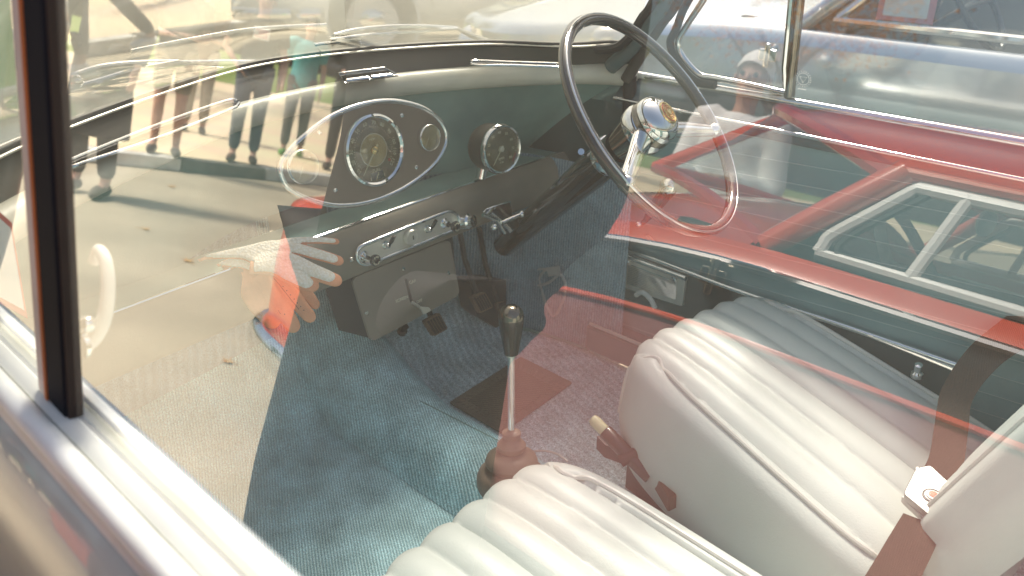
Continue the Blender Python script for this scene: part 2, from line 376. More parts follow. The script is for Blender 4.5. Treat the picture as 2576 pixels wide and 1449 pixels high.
text('t','E', dp(sp,196,rs*.80), ru, upv, .007, None, None, into=tx); text('t','F', dp(sp,162,rs*.80), ru, upv, .007, None, None, into=tx)
P('dial_lettering', tx, 'lettering', ip, recalc=False)
P('fuel_window', MB().prism([dp(sp,a,q,.0017) for a,q in ((200,rs*.64),(160,rs*.64),(164,rs*.86),(196,rs*.86))], on*.0003), 'black_gloss', ip)
nd = MB().tube([dp(sp,-140,-.012,.006), dp(sp,-140,rs*.78,.005)], [.0016,.0008], 6).tube([dp(sp,176,rs*.62,.004), dp(sp,186,rs*.84,.004)], .0008, 6)
P('gauge_needle', nd, 'needle', ip); P('needle_boss', MB().lathe([(.0075,.003),(.007,.008),(.004,.011),(.0001,.012)], sp, on, 20), 'gold', ip)
P('warning_lamp', MB().lathe([(.003,.002),(.0025,.003),(.0001,.0032)], dp(sp,128,rs*.62,0), on, 14), 'red_lamp', ip)
P('gauge_glass', MB().lathe([(rs*.9,.007),(rs*.6,.0125),(rs*.3,.0145),(.0001,.015)], sp, on, 36), 'gauge_glass', ip)
for px, py, r, ang in ((758,418,.0300,-150),(1075,345,.0262,-145)):
    c = gauge(px, py, r, 'small_gauge', 'dial2')
    P('gauge_needle', MB().tube([dp(c,ang,0,.0045), dp(c,ang,r*.72,.0045)], .0007, 6), 'needle', ip)
    tx = MB()
    for i in range(9):
        a = -120+i*30; tx.tube([dp(c,a,r*.68), dp(c,a,r*.8)], .0005, 4)
    P('dial_marks', tx, 'lettering', ip)
    P('gauge_glass', MB().lathe([(r*.88,.006),(r*.5,.0085),(.0001,.0095)], c, on, 28), 'gauge_glass', ip)

# ---- rev counter pod on the shelf
tn = V((-1,.10,.10)).normalized(); tc_ = X(1258,374,1.085); rt = .052
tru = V((0,-1,0)); tru = (tru-tn*tru.dot(tn)).normalized(); tup = tn.cross(tru)
if tup.z < 0: tup = -tup
def tp(ang, rad, h=.002): a = R(ang); return tc_+(tru*math.sin(a)+tup*math.cos(a))*rad+tn*h
rc = P('rev_counter', MB().lathe([(.02,-.064),(.035,-.061),(.045,-.053),(.0495,-.042),(.051,-.004),(.051,0)], tc_, tn, 40), 'black_vinyl')
P('bezel', MB().lathe([(.051,-.004),(.0535,0),(.053,.006),(.050,.010),(.0465,.009),(.0455,.003)], tc_, tn, 48, cap=False), 'chrome', rc)
P('dial_face', MB().lathe([(.047,.0012),(.0001,.0012)], tc_, tn, 40), 'dial', rc)
tx = MB()
for i in range(9):
    a = -132+i*33
    if i: text('t', str(i*10), tp(a,.0345), tru, tup, .0088, None, None, into=tx)
for i in range(41):
    a = -132+i*264/40; tx.tube([tp(a,.042), tp(a,.045)], .0004, 4)
text('t','RPM', tp(180,.021), tru, tup, .0085, None, None, into=tx); text('t','X100', tp(180,.029), tru, tup, .005, None, None, into=tx)
P('dial_lettering', tx, 'lettering', rc, recalc=False)
P('gauge_needle', MB().tube([tp(-140,-.008,.005), tp(-140,.040,.0045)], [.0014,.0007], 6), 'needle', rc)
P('needle_boss', MB().lathe([(.0065,.002),(.006,.007),(.0001,.009)], tc_, tn, 18), 'brushed', rc)
P('red_line', MB().tube([tp(a,.0435,.0022) for a in range(112,142,5)], .001, 4), 'red_lamp', rc)
P('gauge_glass', MB().lathe([(.0465,.006),(.03,.0095),(.0001,.011)], tc_, tn, 36), 'gauge_glass', rc)
P('pod_bracket', MB().tube([tc_+V((.05,0,-.045)), tc_+V((.05,.01,-.075))], .012, 12), 'chrome', rc)

# ---- switch panel
sn = V((-1,0,.06)).normalized(); s0 = X(1025,598,1.116)
def SW(px, py, d=0): return PL(px, py, s0+sn*d, sn)
a_, b_ = (922,640), (1130,556)
ax = V((b_[0]-a_[0], b_[1]-a_[1], 0)).normalized(); nx = V((-ax.y, ax.x, 0))
def capsule(r):
    q = []
    for k in range(13): t = PI/2+PI*k/12; q.append((a_[0]+(ax.x*math.cos(t)+nx.x*math.sin(t))*r, a_[1]+(ax.y*math.cos(t)+nx.y*math.sin(t))*r))
    for k in range(13): t = -PI/2+PI*k/12; q.append((b_[0]+(ax.x*math.cos(t)+nx.x*math.sin(t))*r, b_[1]+(ax.y*math.cos(t)+nx.y*math.sin(t))*r))
    return q
sp_ = P('switch_panel', MB().prism([SW(a,b,.001) for a,b in capsule(22)], sn*-.02), 'brushed')
P('panel_frame', MB().tube([SW(a,b,.004) for a,b in capsule(25)], .0042, 10, closed=True), 'chrome', sp_)
sup = V((0,0,1)); sri = V((0,-1,0))
for px, py in ((968,615),(1073,575)):
    c = SW(px, py, .002)
    t = P('toggle_switch', MB().lathe([(.0085,0),(.0085,.003),(.006,.0035),(.006,.010),(.0045,.013),(.0001,.0145)], c, sn, 20), 'chrome', sp_)
    P('toggle_lever', MB().tube([c+sn*.012, c+sn*.02+V((0,-.002,.012)), c+sn*.026+V((0,-.004,.023))], [.0022,.004,.0036], 10), 'black_gloss', sp_)
c = SW(1030,594,.002)
P('ignition_lock', MB().lathe([(.0165,0),(.0165,.010),(.015,.0125),(.011,.0125),(.0105,.0115),(.0001,.0115)], c, sn, 32), 'brushed', sp_)
P('key_slot', MB().box(c+sn*.0117, (.0012,.0022,.008)), 'black_gloss', sp_)
for px, py, wd in ((916,644,('PUSH','WASHER')),(1118,561,('CHOKE','PULL'))):
    c = SW(px, py, .001)
    P('knob_collar', MB().lathe([(.0115,0),(.0115,.002),(.008,.006),(.0065,.012),(.0001,.012)], c, sn, 24), 'chrome', sp_)
    e = c+sn*.030
    kn = MB().tube([c+sn*.008, e], .0042, 12).lathe([(.004,-.003),(.0105,0),(.0115,.003),(.0112,.006),(.0095,.0075),(.0001,.0085)], e, sn, 26)
    P('pull_knob', kn, 'black_gloss', sp_)
    tx = MB()
    for w, c0 in ((wd[0],0),(wd[1],180)):
        for i, ch in enumerate(w):
            a = R(c0+(i-(len(w)-1)/2)*22*(1 if c0 == 0 else -1)); p_ = e+(sri*math.sin(a)+sup*math.cos(a))*.0076+sn*.0082
            upd = (sri*math.sin(a)+sup*math.cos(a))*(1 if c0 == 0 else -1)
            text('t', ch, p_, sn.cross(upd)*-1 if False else upd.cross(sn), upd, .0052, None, None, into=tx)
    P('knob_lettering', tx, 'lettering', sp_, recalc=False)
# column-side knob and lock
c = X(1180,556,1.10)
P('column_lock', MB().lathe([(.017,-.02),(.017,0),(.013,.004),(.013,.012),(.0001,.013)], c, (-1,-.25,.2), 24), 'chrome')
P('column_bracket', MB().prism([X(a,b,1.055) for a,b in ((1213,534),(1225,524),(1262,512),(1284,506),(1287,548),(1300,552),(1306,568),(1282,588),(1270,570),(1252,552),(1238,546))], (.004,-.006,0)), 'chrome', bevel=.002)
P('bracket_rod', MB().tube([X(1215,540,1.045), X(1250,553,1.04), X(1270,585,1.035)], .0045, 10).ball(X(1243,571,1.04), .008).tube([X(1262,560,1.03), X(1308,540,1.02)], .005, 10).ball(X(1312,538,1.02), .008), 'chrome')

# ---- heater plate
hn = V((-1,0,.22)).normalized(); h0 = X(1020,735,1.13)
def HP(px, py, d=0): return PL(px, py, h0+hn*d, hn)
def rounded(c4, r=.16, k=5):
    out = []; n = len(c4)
    for i in range(n):
        p = V((*c4[i],0)); a = V((*c4[i-1],0)); b = V((*c4[(i+1) % n],0))
        p0 = p+(a-p)*r; p1 = p+(b-p)*r
        for j in range(k+1):
            t = j/k; q = p0.lerp(p,t).lerp(p.lerp(p1,t),t); out.append((q.x,q.y))
    return out
hp = P('heater_plate', MB().prism([HP(a,b) for a,b in rounded([(884,700),(1132,600),(1158,742),(934,862)],.09)], hn*-.006), 'grey_panel', bevel=.0012)
P('heater_box', MB().prism([HP(a,b,-.007) for a,b in ((880,690),(1138,590),(1150,735),(930,850))], hn*-.11), 'black_plastic', hp)
for a, b in ((1013,676),(1127,686),(921,786)): P('plate_screw', MB().lathe([(.0048,0),(.004,.003),(.0001,.0035)], HP(a,b,.0005), hn, 12), 'chrome', hp)
P('lever_slot', MB().prism([HP(a,b,.0004) for a,b in ((1018,702),(1023,701),(1038,756),(1032,759))], hn*.0003), 'black_gloss', hp)
P('heater_lever', MB().tube([HP(1036,760,.001), HP(1050,768,.014), HP(1062,778,.026)], .003, 8).prism([HP(a,b,.026) for a,b in ((1052,770),(1076,772),(1082,780),(1064,790))], hn*.004), 'brushed', hp)
hr = (HP(1060,700)-HP(1020,716)).normalized(); hu = hn.cross(hr)
if hu.z < 0: hu = -hu
for s_, a, b in (('CAR',1038,708),('SCREEN',1011,752),('OFF',1055,757)): text('plate_lettering', s_, HP(a,b,.0006), hr, hu, .0095, 'lettering', hp)

# ---- floor, tunnel, carpets
fx = [lerp(-.5,1.22,i/30) for i in range(31)]
def toe(x, z): return z + max(0, x-1.14)*.0
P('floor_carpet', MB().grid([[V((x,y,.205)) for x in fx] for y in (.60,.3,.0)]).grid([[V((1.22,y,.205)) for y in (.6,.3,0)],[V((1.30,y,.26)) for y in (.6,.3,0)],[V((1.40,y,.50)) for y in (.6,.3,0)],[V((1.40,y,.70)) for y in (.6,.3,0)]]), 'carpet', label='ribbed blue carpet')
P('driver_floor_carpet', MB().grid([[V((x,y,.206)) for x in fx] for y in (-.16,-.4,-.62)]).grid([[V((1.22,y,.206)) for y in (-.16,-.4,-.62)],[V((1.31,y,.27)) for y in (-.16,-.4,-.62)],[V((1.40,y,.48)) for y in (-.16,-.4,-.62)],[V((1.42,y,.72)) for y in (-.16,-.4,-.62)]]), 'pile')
tp_ = [(.028,.207),(.018,.222),(.0,.252),(-.03,.283),(-.06,.297),(-.10,.297),(-.14,.278),(-.17,.245),(-.20,.208)]
tp_ = [(p.y,p.z) for p in smooth([V((0,a,b)) for a,b in tp_],4)]
def rise(x): return ss(1.02,1.45,x)*.16
tx_ = [lerp(-.5,1.44,i/50) for i in range(51)]
P('tunnel_carpet', MB().grid([[V((x,a,b+rise(x)*(b>.215))) for x in tx_] for a,b in tp_]), 'carpet')
edge = smooth([Z(820,905,.235),Z(868,1018,.232),Z(990,1092,.232),Z(1100,1150,.235),Z(1170,1200,.232),Z(1215,1268,.225),Z(1262,1310,.222)])
P('carpet_binding', MB().tube(edge, .0052, 8), mat('blue_binding', (.13,.22,.25), .5))
P('tunnel_seam', MB().tube(smooth([Z(918,880,.32),Z(960,958,.305),Z(1085,1022,.300),Z(1262,1112,.2995)]), .0012, 5), 'teal_vinyl')
# passenger side trim panel under the shelf, far footwell side and firewall
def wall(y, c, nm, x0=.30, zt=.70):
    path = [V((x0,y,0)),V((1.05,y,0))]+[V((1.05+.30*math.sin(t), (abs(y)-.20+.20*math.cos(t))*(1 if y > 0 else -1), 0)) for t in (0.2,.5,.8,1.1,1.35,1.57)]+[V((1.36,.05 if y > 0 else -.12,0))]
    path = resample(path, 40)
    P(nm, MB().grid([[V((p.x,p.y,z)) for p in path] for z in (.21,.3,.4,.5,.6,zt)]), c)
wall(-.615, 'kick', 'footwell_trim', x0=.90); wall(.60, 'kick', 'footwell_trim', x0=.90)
P('carpet_hem', MB().tube([p for p in smooth([V((1.0,-.612,.214)),V((1.10,-.60,.214)),V((1.22,-.565,.216)),V((1.31,-.48,.22)),V((1.345,-.38,.225))])], .004, 6), 'teal_vinyl')
# cord loop hung on the trim
def KT(px, py): 
    p = Y(px, py, -.602)
    return p
lp = smooth([KT(a,b) for a,b in ((1392,682),(1358,676),(1338,692),(1340,712),(1362,716),(1384,708),(1408,690),(1422,712),(1420,745),(1398,792),(1380,780),(1366,740),(1358,700),(1372,678))], 6)
P('pull_cord', MB().tube(lp, .0036, 8).prism([KT(a,b) for a,b in ((1376,672),(1408,668),(1412,690),(1382,694))], (0,.004,0)), 'cord')
# dark box, pedals
P('fuse_box', MB().prism([X(a,b,1.24) for a,b in rounded([(1184,712),(1323,700),(1318,820),(1262,836),(1200,790)],.06)], (.06,0,0)), 'black_plastic', bevel=.004)
def pedal(pts, x, nm='pedal'):
    q = [X(a,b,x) for a,b in rounded(pts,.14)]; n_ = V((-1,0,.35)).normalized()
    o = P(nm, MB().prism(q, n_*.012), 'pedal', bevel=.002)
    c4 = [X(a,b,x)+n_*.013 for a,b in pts]; rb = MB()
    for i in range(1,6): t = i/6; rb.tube([c4[0].lerp(c4[1],t).lerp(c4[3].lerp(c4[2],t),.12), c4[0].lerp(c4[1],t).lerp(c4[3].lerp(c4[2],t),.88)], .0028, 6)
    P('pedal_rib', rb, 'rubber', o)
    cc = sum(c4, V())/4; P('pedal_arm', MB().tube([cc-n_*.012, cc+V((.06,0,.10)), cc+V((.08,0,.2))], .007, 8), 'black_plastic', o)
pedal([(1058,806),(1098,785),(1120,826),(1084,846)], 1.19); pedal([(1176,745),(1212,733),(1234,772),(1200,788)], 1.21); pedal([(1242,762),(1262,756),(1270,778),(1250,786)], 1.22)
P('dip_switch', MB().lathe([(.012,0),(.012,.01),(.008,.012),(.008,.03),(.0001,.031)], Z(1010,835,.30), (-.6,0,.8), 16), 'black_plastic')
# heel mat sewn on the driver's carpet
def MT(px, py, d=0): return Z(px, py, .209+d)
mq = [(1130,1015),(1310,900),(1440,965),(1262,1092)]
hm = P('heel_mat', MB().prism([MT(*q) for q in rounded(mq,.03)], (0,0,.005)), 'mat_edge', bevel=.0015)
cm = V((sum(q[0] for q in mq)/4, sum(q[1] for q in mq)/4, 0))
P('ribbed_insert', MB().prism([MT(cm.x+(a-cm.x)*.70, cm.y+(b-cm.y)*.70, .0052) for a,b in mq], (0,0,.0015)), 'mat_rubber', hm)
sl = MB()
m4 = [MT(cm.x+(a-cm.x)*.90, cm.y+(b-cm.y)*.90, .0055) for a,b in mq]; m5 = [MT(cm.x+(a-cm.x)*.74, cm.y+(b-cm.y)*.74, .0055) for a,b in mq]
for e_ in range(4):
    n_ = 13 if e_ % 2 == 0 else 10
    for i in range(n_+1):
        t = i/n_; sl.tube([m4[e_].lerp(m4[(e_+1) % 4],t), m5[e_].lerp(m5[(e_+1) % 4],t)], .0013, 5)
P('border_rib', sl, 'mat_rubber', hm)

# ---- gear lever
g0 = Z(1287,1220,.288); gk = Z(1286,842,.582); gx = (gk-g0).normalized()
gl = P('gear_lever', MB().tube([g0+gx*.06, gk-gx*.03], .0066, 14), 'chrome')
bt = [(.052,-.012),(.058,0),(.060,.004),(.0615,.012),(.061,.026),(.057,.037),(.050,.043),(.041,.045),(.039,.048),(.044,.054),(.046,.060),(.043,.070),(.034,.077),(.026,.081),(.022,.084),(.025,.090),(.025,.097),(.020,.104),(.016,.108),(.0145,.112),(.0165,.117),(.0165,.123),(.012,.127),(.0085,.128)]
bt = [(a*1.06, b*.93) for a, b in bt]
P('gaiter', MB().lathe(bt, g0-gx*.005, gx, 40), 'boot_rubber', gl)
P('knob_ferrule', MB().lathe([(.0085,-.012),(.010,-.010),(.010,.002)], gk-gx*.028, gx, 18), 'brushed', gl)
P('gear_knob', MB().lathe([(.0115,-.034),(.0125,-.036),(.0165,-.012),(.0205,.012),(.0218,.024),(.0222,.030)], gk, gx, 32), 'black_gloss', gl)
P('knob_cap', MB().lathe([(.0222,.030),(.0224,.034),(.0205,.044),(.015,.051),(.008,.0545),(.0001,.0555)], gk, gx, 32), 'dark_chrome', gl)
cc = (CAM-gk).normalized(); text('shift_number', '2', gk+gx*.047+V((-.010,.008,0)), (-.3,-1,0), gx*.7+V((.5,-.3,.0)), .008, 'lettering', gl)
# thin cable by the gaiter
P('cable', MB().tube(smooth([Z(1340,1135,.30),Z(1372,1134,.32),Z(1402,1142,.33),Z(1428,1160,.33)]), .0022, 6), 'cord')
# ---- hand brake
h1 = Z(1490,1052,.375); h2 = Z(1636,1200,.315)
hx = (h1-h2).normalized(); L_ = (h1-h2).length
hb = P('handbrake', MB().lathe([(.0135,0),(.0145,L_*.4),(.0145,L_*.76),(.0130,L_*.775)], h2, hx, 20), mat('handbrake_grip', (.055,.025,.02), .3, 0, .4))
P('release_button', MB().lathe([(.0115,L_*.77),(.0112,L_-.006),(.009,L_),(.0001,L_+.001)], h2, hx, 20), 'cream_plastic', hb)
P('brake_bracket', MB().prism([Z(a,b,.30) for a,b in ((1500,1128),(1530,1118),(1580,1150),(1570,1168),(1520,1150))], (0,0,.03)).tube([Z(1560,1160,.33), Z(1640,1118,.36)], .012, 10).ball(Z(1604,1085,.36), .014), mat('maroon_bracket', (.06,.018,.016), .4), hb)
P('pivot_bolt', MB().lathe([(.007,0),(.006,.004),(.0001,.005)], Z(1595,1140,.345), (-.3,.6,.7), 12), 'brushed', hb)
P('brake_base', MB().prism([Z(a,b,.30) for a,b in ((1610,1170),(1650,1180),(1720,1270),(1680,1290))], (0,0,.035)), mat('tan_bracket', (.16,.07,.045), .5), hb, bevel=.004)

# ---- seats
def cushion(fn, L, W0, W1, th, zf, zr, nfl=6, na=133, nb=91, amp=.0105, mt=.80, flw=.79, sidebulge=.012):
    """fn maps (along, across, up) to world; along 0 = front edge"""
    ins = .034
    sp = smooth([V((ins,0,0)), V((.012,-.010,0)), V((0,-.036,0)), V((-sidebulge*.6,-th*.45,0)), V((-sidebulge,-th*.7,0)), V((.0,-th,0))], 8)
    rows = []
    for i in range(nb):
        b = -1+2*i/(nb-1); row = []
        for j in range(na):
            a = -1+2*j/(na-1); m = max(abs(a), abs(b), 1e-6)
            sx, sy = a/m, b/m; e = 5.0 if sy > 0 else 7.0
            q = (abs(sx)**e+abs(sy)**e)**(1/e) or 1; sx, sy = sx/q, sy/q
            if m <= mt: k = m/mt; inn = ins; h = .016*(1-k**4); t = 0
            else:
                t = (m-mt)/(1-mt); u = t*(len(sp)-1); iu = min(int(u), len(sp)-2); p_ = sp[iu].lerp(sp[iu+1], u-iu); k = 1; inn = p_.x; h = p_.y
            W = lerp(W1, W0, (sy*k+1)/2)
            xa = (1-sy*k*(1-inn/(L/2)))/2*L; ya = sx*k*(W/2-inn)
            wn = ya/(W/2)
            if abs(wn) < flw and sy*k > -.93:
                fl = (abs(math.sin(PI*(wn+flw)/(2*flw)*nfl))**.66-1)*amp
                ef = 1-ss(flw-.03, flw, abs(wn))*0
                if t > 0 and abs(b) >= abs(a) and b > 0: 
                    f_ = 1-ss(.5,.95,t); h += fl*ef*f_*(1-ss(.0,.35,t)); xa -= fl*ef*f_*ss(0,.3,t)
                elif t == 0: h += fl*ef
            z = lerp(zf, zr, xa/L); row.append(fn(xa, ya, z+h))
        rows.append(row)
    return rows, (lambda a, b: rows[round((b+1)/2*(nb-1))][round((a+1)/2*(na-1))])
def seat(name, label, o, yaw, L, W0, W1, th, zf, zr, pan_m='cream_leather'):
    dx = V((-math.cos(yaw), -math.sin(yaw), 0)); dy = V((-math.sin(yaw), math.cos(yaw), 0))  # along = rearwards, across: + = left
    fn = lambda a, c, z: V((o[0],o[1],0))+dx*a+dy*c+zv*z
    rows, at = cushion(fn, L, W0, W1, th, zf, zr)
    s = P(name, MB().grid(rows), pan_m, label=label, sharp=80)
    for sd in (1,-1):
        jj = 66+sd*52
        pa = [rows[i_][jj]+zv*.0018 for i_ in list(range(3,80,4))]+[rows[i_][round(66+sd*(52+.55*(i_-81)))]+zv*.0012 for i_ in (82,85,88)]
        P('seat_piping', MB().tube(smooth(pa,3), .0042, 8), 'piping', s)
    P('seat_base', MB().prism([fn(.05,-W0*.44,.21), fn(L*.95,-W1*.44,.21), fn(L*.95,W1*.44,.21), fn(.05,W0*.44,.21)], (0,0,max(.02, zf-th-.19))), 'black_plastic', s)
    return s, fn
ds, dfn = seat('seat', 'driver seat, pale grey green ribbed leather', (.648,-.458), R(-10), .62, .45, .51, .235, .53, .41)
ps, pfn = seat('seat', 'passenger seat nearest the camera, pale ribbed leather', (.618,.240), R(0), .54, .46, .50, .22, .512, .45)
def backrest(parent, o, yaw, rake, H, W, th):
    ux = V((math.cos(yaw), math.sin(yaw), 0)); uy = V((-math.sin(yaw), math.cos(yaw), 0))
    up = (zv*math.cos(rake)-ux*math.sin(rake)); nn = ux*math.cos(rake)+zv*math.sin(rake)
    fn = lambda a, c, z: V(o)+up*(H-a)+uy*c+nn*z
    rows, at = cushion(fn, H, W*.86, W, th, .0, .0, nfl=6)
    b = P('backrest', MB().grid(rows), 'cream_leather', parent, sharp=80)
    for sd in (1,-1): P('backrest_piping', MB().tube(smooth([rows[i_][66+sd*52] for i_ in range(10,81,4)],3), .0042, 8), 'piping', parent)
backrest(ds, (.115,-.42,.42), R(-10), R(20), .46, .48, .11)
backrest(ps, (.075,.235,.42), 0, R(22), .44, .50, .11)

# ---- seat belt lying across the driver seat
def ribbon(Ls, Rs, th=.0016):
    A = smooth(Ls, 6); B = smooth(Rs, 6)
    n_ = [(A[min(i+1,len(A)-1)]-A[max(i-1,0)]).cross(B[i]-A[i]).normalized() for i in range(len(A))]
    n_ = [q if q.z > 0 else -q for q in n_]
    return MB().grid([[a+q*th for a,q in zip(A,n_)], [a.lerp(b,.5)+q*(th+.0006) for a,b,q in zip(A,B,n_)], [b+q*th for b,q in zip(B,n_)], [b for b in B], [a for a in A]], cv=True)
bl = [(2640,690,.66),(2545,785,.62),(2440,872,.575),(2370,975,.535),(2352,1060,.515),(2336,1150,.500),(2304,1205,.492)]
br = [(2720,790,.66),(2622,850,.62),(2520,915,.575),(2450,1000,.535),(2436,1080,.515),(2424,1165,.500),(2400,1228,.492)]
sb = P('seat_belt', ribbon([Z(*q) for q in bl],[Z(*q) for q in br]), 'belt', label='dark brown webbing lap belt')
bl = [(2272,1292,.485),(2236,1350,.478),(2200,1410,.47),(2150,1490,.46)]; br = [(2372,1332,.485),(2346,1392,.478),(2318,1450,.47),(2276,1530,.46)]
P('belt_tail', ribbon([Z(*q) for q in bl],[Z(*q) for q in br]), 'belt', sb)
def BK(px, py, d=0): return PL(px, py, V((.135,-.29,.496))+bkn*d, bkn)
bkn = V((.05,.12,1)).normalized()
bq = [(2268,1262),(2300,1198),(2336,1190),(2398,1248),(2390,1300),(2364,1342),(2316,1302)]
bk = P('belt_buckle', MB().prism([BK(a,b,.0) for a,b in rounded(bq,.14,4)], bkn*.017), 'buckle', sb, bevel=.004)
P('buckle_lip', MB().prism([BK(a,b,-.003) for a,b in rounded([(2264,1262),(2276,1254),(2372,1332),(2358,1350)],.2,3)], bkn*.010), 'buckle', sb, bevel=.002)
bc = BK(2346,1247,.0172)
P('buckle_button', MB().lathe([(.0135,0),(.0135,.0012),(.0115,.0022),(.0105,.0012),(.009,.0012),(.0085,.0030),(.0001,.0036)], bc, bkn, 28), 'buckle', sb)
P('button_badge', MB().lathe([(.0062,.0034),(.006,.0040),(.0001,.0042)], bc, bkn, 20), 'red_badge', sb)
tx = MB(); bu = V((-.35,-.93,.1)).normalized(); bv = bkn.cross(bu)
for q in (-.0036,-.0018,0,.0018,.0036): tx.tube([bc+bkn*.0043+bu*q-bv*.0022, bc+bkn*.0043+bu*q+bv*.0022], .00045, 5)
P('badge_mark', tx, 'lettering', sb)
P('buckle_pin', MB().tube([BK(2308,1178,.006), BK(2314,1192,.006)], .0035, 8), 'chrome', sb)
P('belt_anchor_post', MB().lathe([(.011,0),(.011,.01),(.007,.014),(.007,.03),(.0001,.032)], Z(2306,945,.47), (0,.3,.95), 14), 'chrome', sb)

# ---- steering wheel
wc = V((.6467,-.2687,.943)); wn = V((-math.cos(.7335),-.1423,math.sin(.7335))).normalized()
wa = wn.cross(V((0,1,0))).normalized(); wb = wn.cross(wa)
Rw = .1935
def wp(t, r, h=0): return wc+(wa*math.cos(t)+wb*math.sin(t))*r+wn*h
sw = P('steering_wheel', MB().tube([wp(2*PI*k/120,Rw) for k in range(120)], .0098, 18, closed=True), mat('wheel_rim_plastic', (.035,.027,.018), .10, 0, 1, .1, crough=.03, spec=.8))
P('rim_band', MB().tube([wp(2*PI*k/120,Rw+.0045,.0082) for k in range(120)], .0018, 10, closed=True), 'chrome', sw)
def ang(px, py):
    q = PL(px,py,wc,wn)-wc; return math.atan2(q.dot(wb), q.dot(wa))
for px, py in ((1800,328),(1582,445)):
    t = ang(px,py)
    pa = [wp(t,.012,-.008), wp(t,.06,-.012), wp(t,.12,-.006), wp(t,Rw-.012,-.001), wp(t,Rw,0)]
    P('spoke', MB().tube(smooth(pa,5), [lerp(.020,.0105,i/20) for i in range(21)], 16, flat=.55, up=wn), 'chrome', sw)
    P('spoke_end', MB().ball(wp(t,Rw-.004,0), .0135, 14), 'chrome', sw)
P('hub', MB().lathe([(0.0264,-.075),(0.0299,-.060),(0.0352,-.040),(0.0405,-.022),(0.0418,-.012),(0.0405,.0),(0.0387,.004)], wc, wn, 40), 'dark_chrome', sw)
P('hub_collar', MB().lathe([(0.0409,-.034),(0.0436,-.026),(0.0440,-.016),(0.0414,-.010)], wc, wn, 40), 'chrome', sw)
P('horn_push', MB().lathe([(0.0405,.0),(0.0409,.006),(0.0387,.014),(0.0317,.022),(0.0211,.027),(0.0185,.0275)], wc, wn, 40, cap=False), 'chrome', sw)
P('badge_ring', MB().lathe([(0.0198,.0272),(0.0189,.0295),(0.0172,.0300),(0.0163,.0285)], wc, wn, 36, cap=False), 'gold', sw)
P('horn_badge', MB().lathe([(.0172,.028),(.012,.0296),(.0001,.0302)], wc, wn, 32), 'red_badge', sw)
bd = MB()
for k in range(3): bd.tube([wp(t_,.013-.004*k,.0305) for t_ in [2*PI*i/24 for i in range(24)]], .0008, 5, closed=True)
bd.prism([wp(t_,.007,.0302) for t_ in (0,2.1,4.2)], wn*.0012)
P('badge_emblem', bd, 'gold', sw)
# column
ce = X(1312,580,1.10); cx = (wc-wn*.07); 
P('steering_column', MB().tube([ce+(ce-cx)*.25, ce, cx.lerp(ce,.5), cx.lerp(ce,.22), cx], [.029,.029,.031,.033,.030], 24), 'black_gloss')
P('column_collar', MB().lathe([(.024,-.008),(.035,0),(.037,.012),(.033,.022),(.024,.026)], cx.lerp(ce,.10), (wc-ce).normalized(), 24), 'chrome')
P('indicator_stalk', MB().tube([cx.lerp(ce,.25), X(1465,385,.80), X(1462,381,.79)], [.004,.003,.006], 8), 'chrome')
# ---------------------------------------------------------------- far door, its glass
DY = -.655
def D(px, py, d=0): return Y(px, py, DY+d)
door = P('door', MB().grid([[V((x,DY-.002,z)) for x in (-.45,0,.4,.7,.94)] for z in (.24,.4,.6,.75,.862)]), 'card', label='far door with ribbed teal card')
capa = lambda x, y, z: V((x,y,z))
xs = [lerp(-.5,.985,i/20) for i in range(21)]
P('door_cap', MB().grid([[V((x,-.652,.835)) for x in xs],[V((x,-.646,.852)) for x in xs],[V((x,-.648,.862)) for x in xs],[V((x,-.668,.882)) for x in xs],[V((x,-.692,.898)) for x in xs]]), 'door_cap', door)
P('door_cap_trim', MB().tube([V((x,-.6435,.858)) for x in xs], .0042, 10), 'chrome', door)
P('waist_rail', MB().tube([V((x,-.696,.902)) for x in xs], .0095, 12).tube([V((x,-.700,.893)) for x in xs], .006, 8), 'chrome', door)
fw0 = V((.5,-.70,.90)); fwn = V((0,-math.cos(.17),math.sin(.17)))
def FW(px, py, d=0): return PL(px, py, fw0+fwn*d, fwn)
def fwz(x, z): return V((x, -.70+(z-.90)*math.tan(.17), z))
P('quarter_frame', MB().tube(smooth([fwz(.62,1.28),FW(1800,-50),FW(1768,2),FW(1722,72),FW(1706,104),FW(1716,140),FW(1758,186),FW(1800,196),FW(1880,212),FW(1975,234)],5), .0065, 10), 'chrome', door)
P('quarter_rubber', MB().tube(smooth([V((.64,-.62,1.28)),FW(1752,-30,-.008),FW(1700,74,-.008),FW(1686,108,-.008),FW(1702,152,-.008),FW(1748,203,-.008),FW(1800,214,-.008)],5), .0085, 10), 'rubber', door)
P('window_divider', MB().tube([FW(1986,240), FW(1991,180), FW(2016,-60)], .0105, 12), 'dark_chrome', door)
P('divider_channel', MB().tube([FW(1976,222,-.004), FW(1974,170,-.004), FW(1996,-60,-.004)], .006, 8), 'chrome', door)
gf = glass('far_glass', (.95,.97,.96), 1.42, dust=.03)
qg = P('quarter_glass', MB().poly([FW(1985,236),FW(1758,186),FW(1706,104),FW(1768,2),FW(1800,-50),FW(2005,-20)]), gf, door)
wg = P('window_glass', MB().grid([[fwz(x,z) for x in (-.5,0,.3,.60)] for z in (.90,1.1,1.28)]), gf, door)
gm = MB(); mc = FW(2021,198); gr_ = V((-1,0,0)); gu = V((0,math.sin(.17),math.cos(.17))); gn = -fwn
for i in range(20):
    a = 2*PI*i/20; gm.tube([mc+gn*.001+(gr_*math.cos(a)+gu*math.sin(a))*.0135, mc+gn*.001+(gr_*math.cos(a)+gu*math.sin(a))*.0160], .0007, 4)
gm.tube([mc+gn*.001+(gr_*math.cos(a)+gu*math.sin(a))*.0115 for a in [2*PI*i/28 for i in range(28)]], .0008, 4, closed=True)
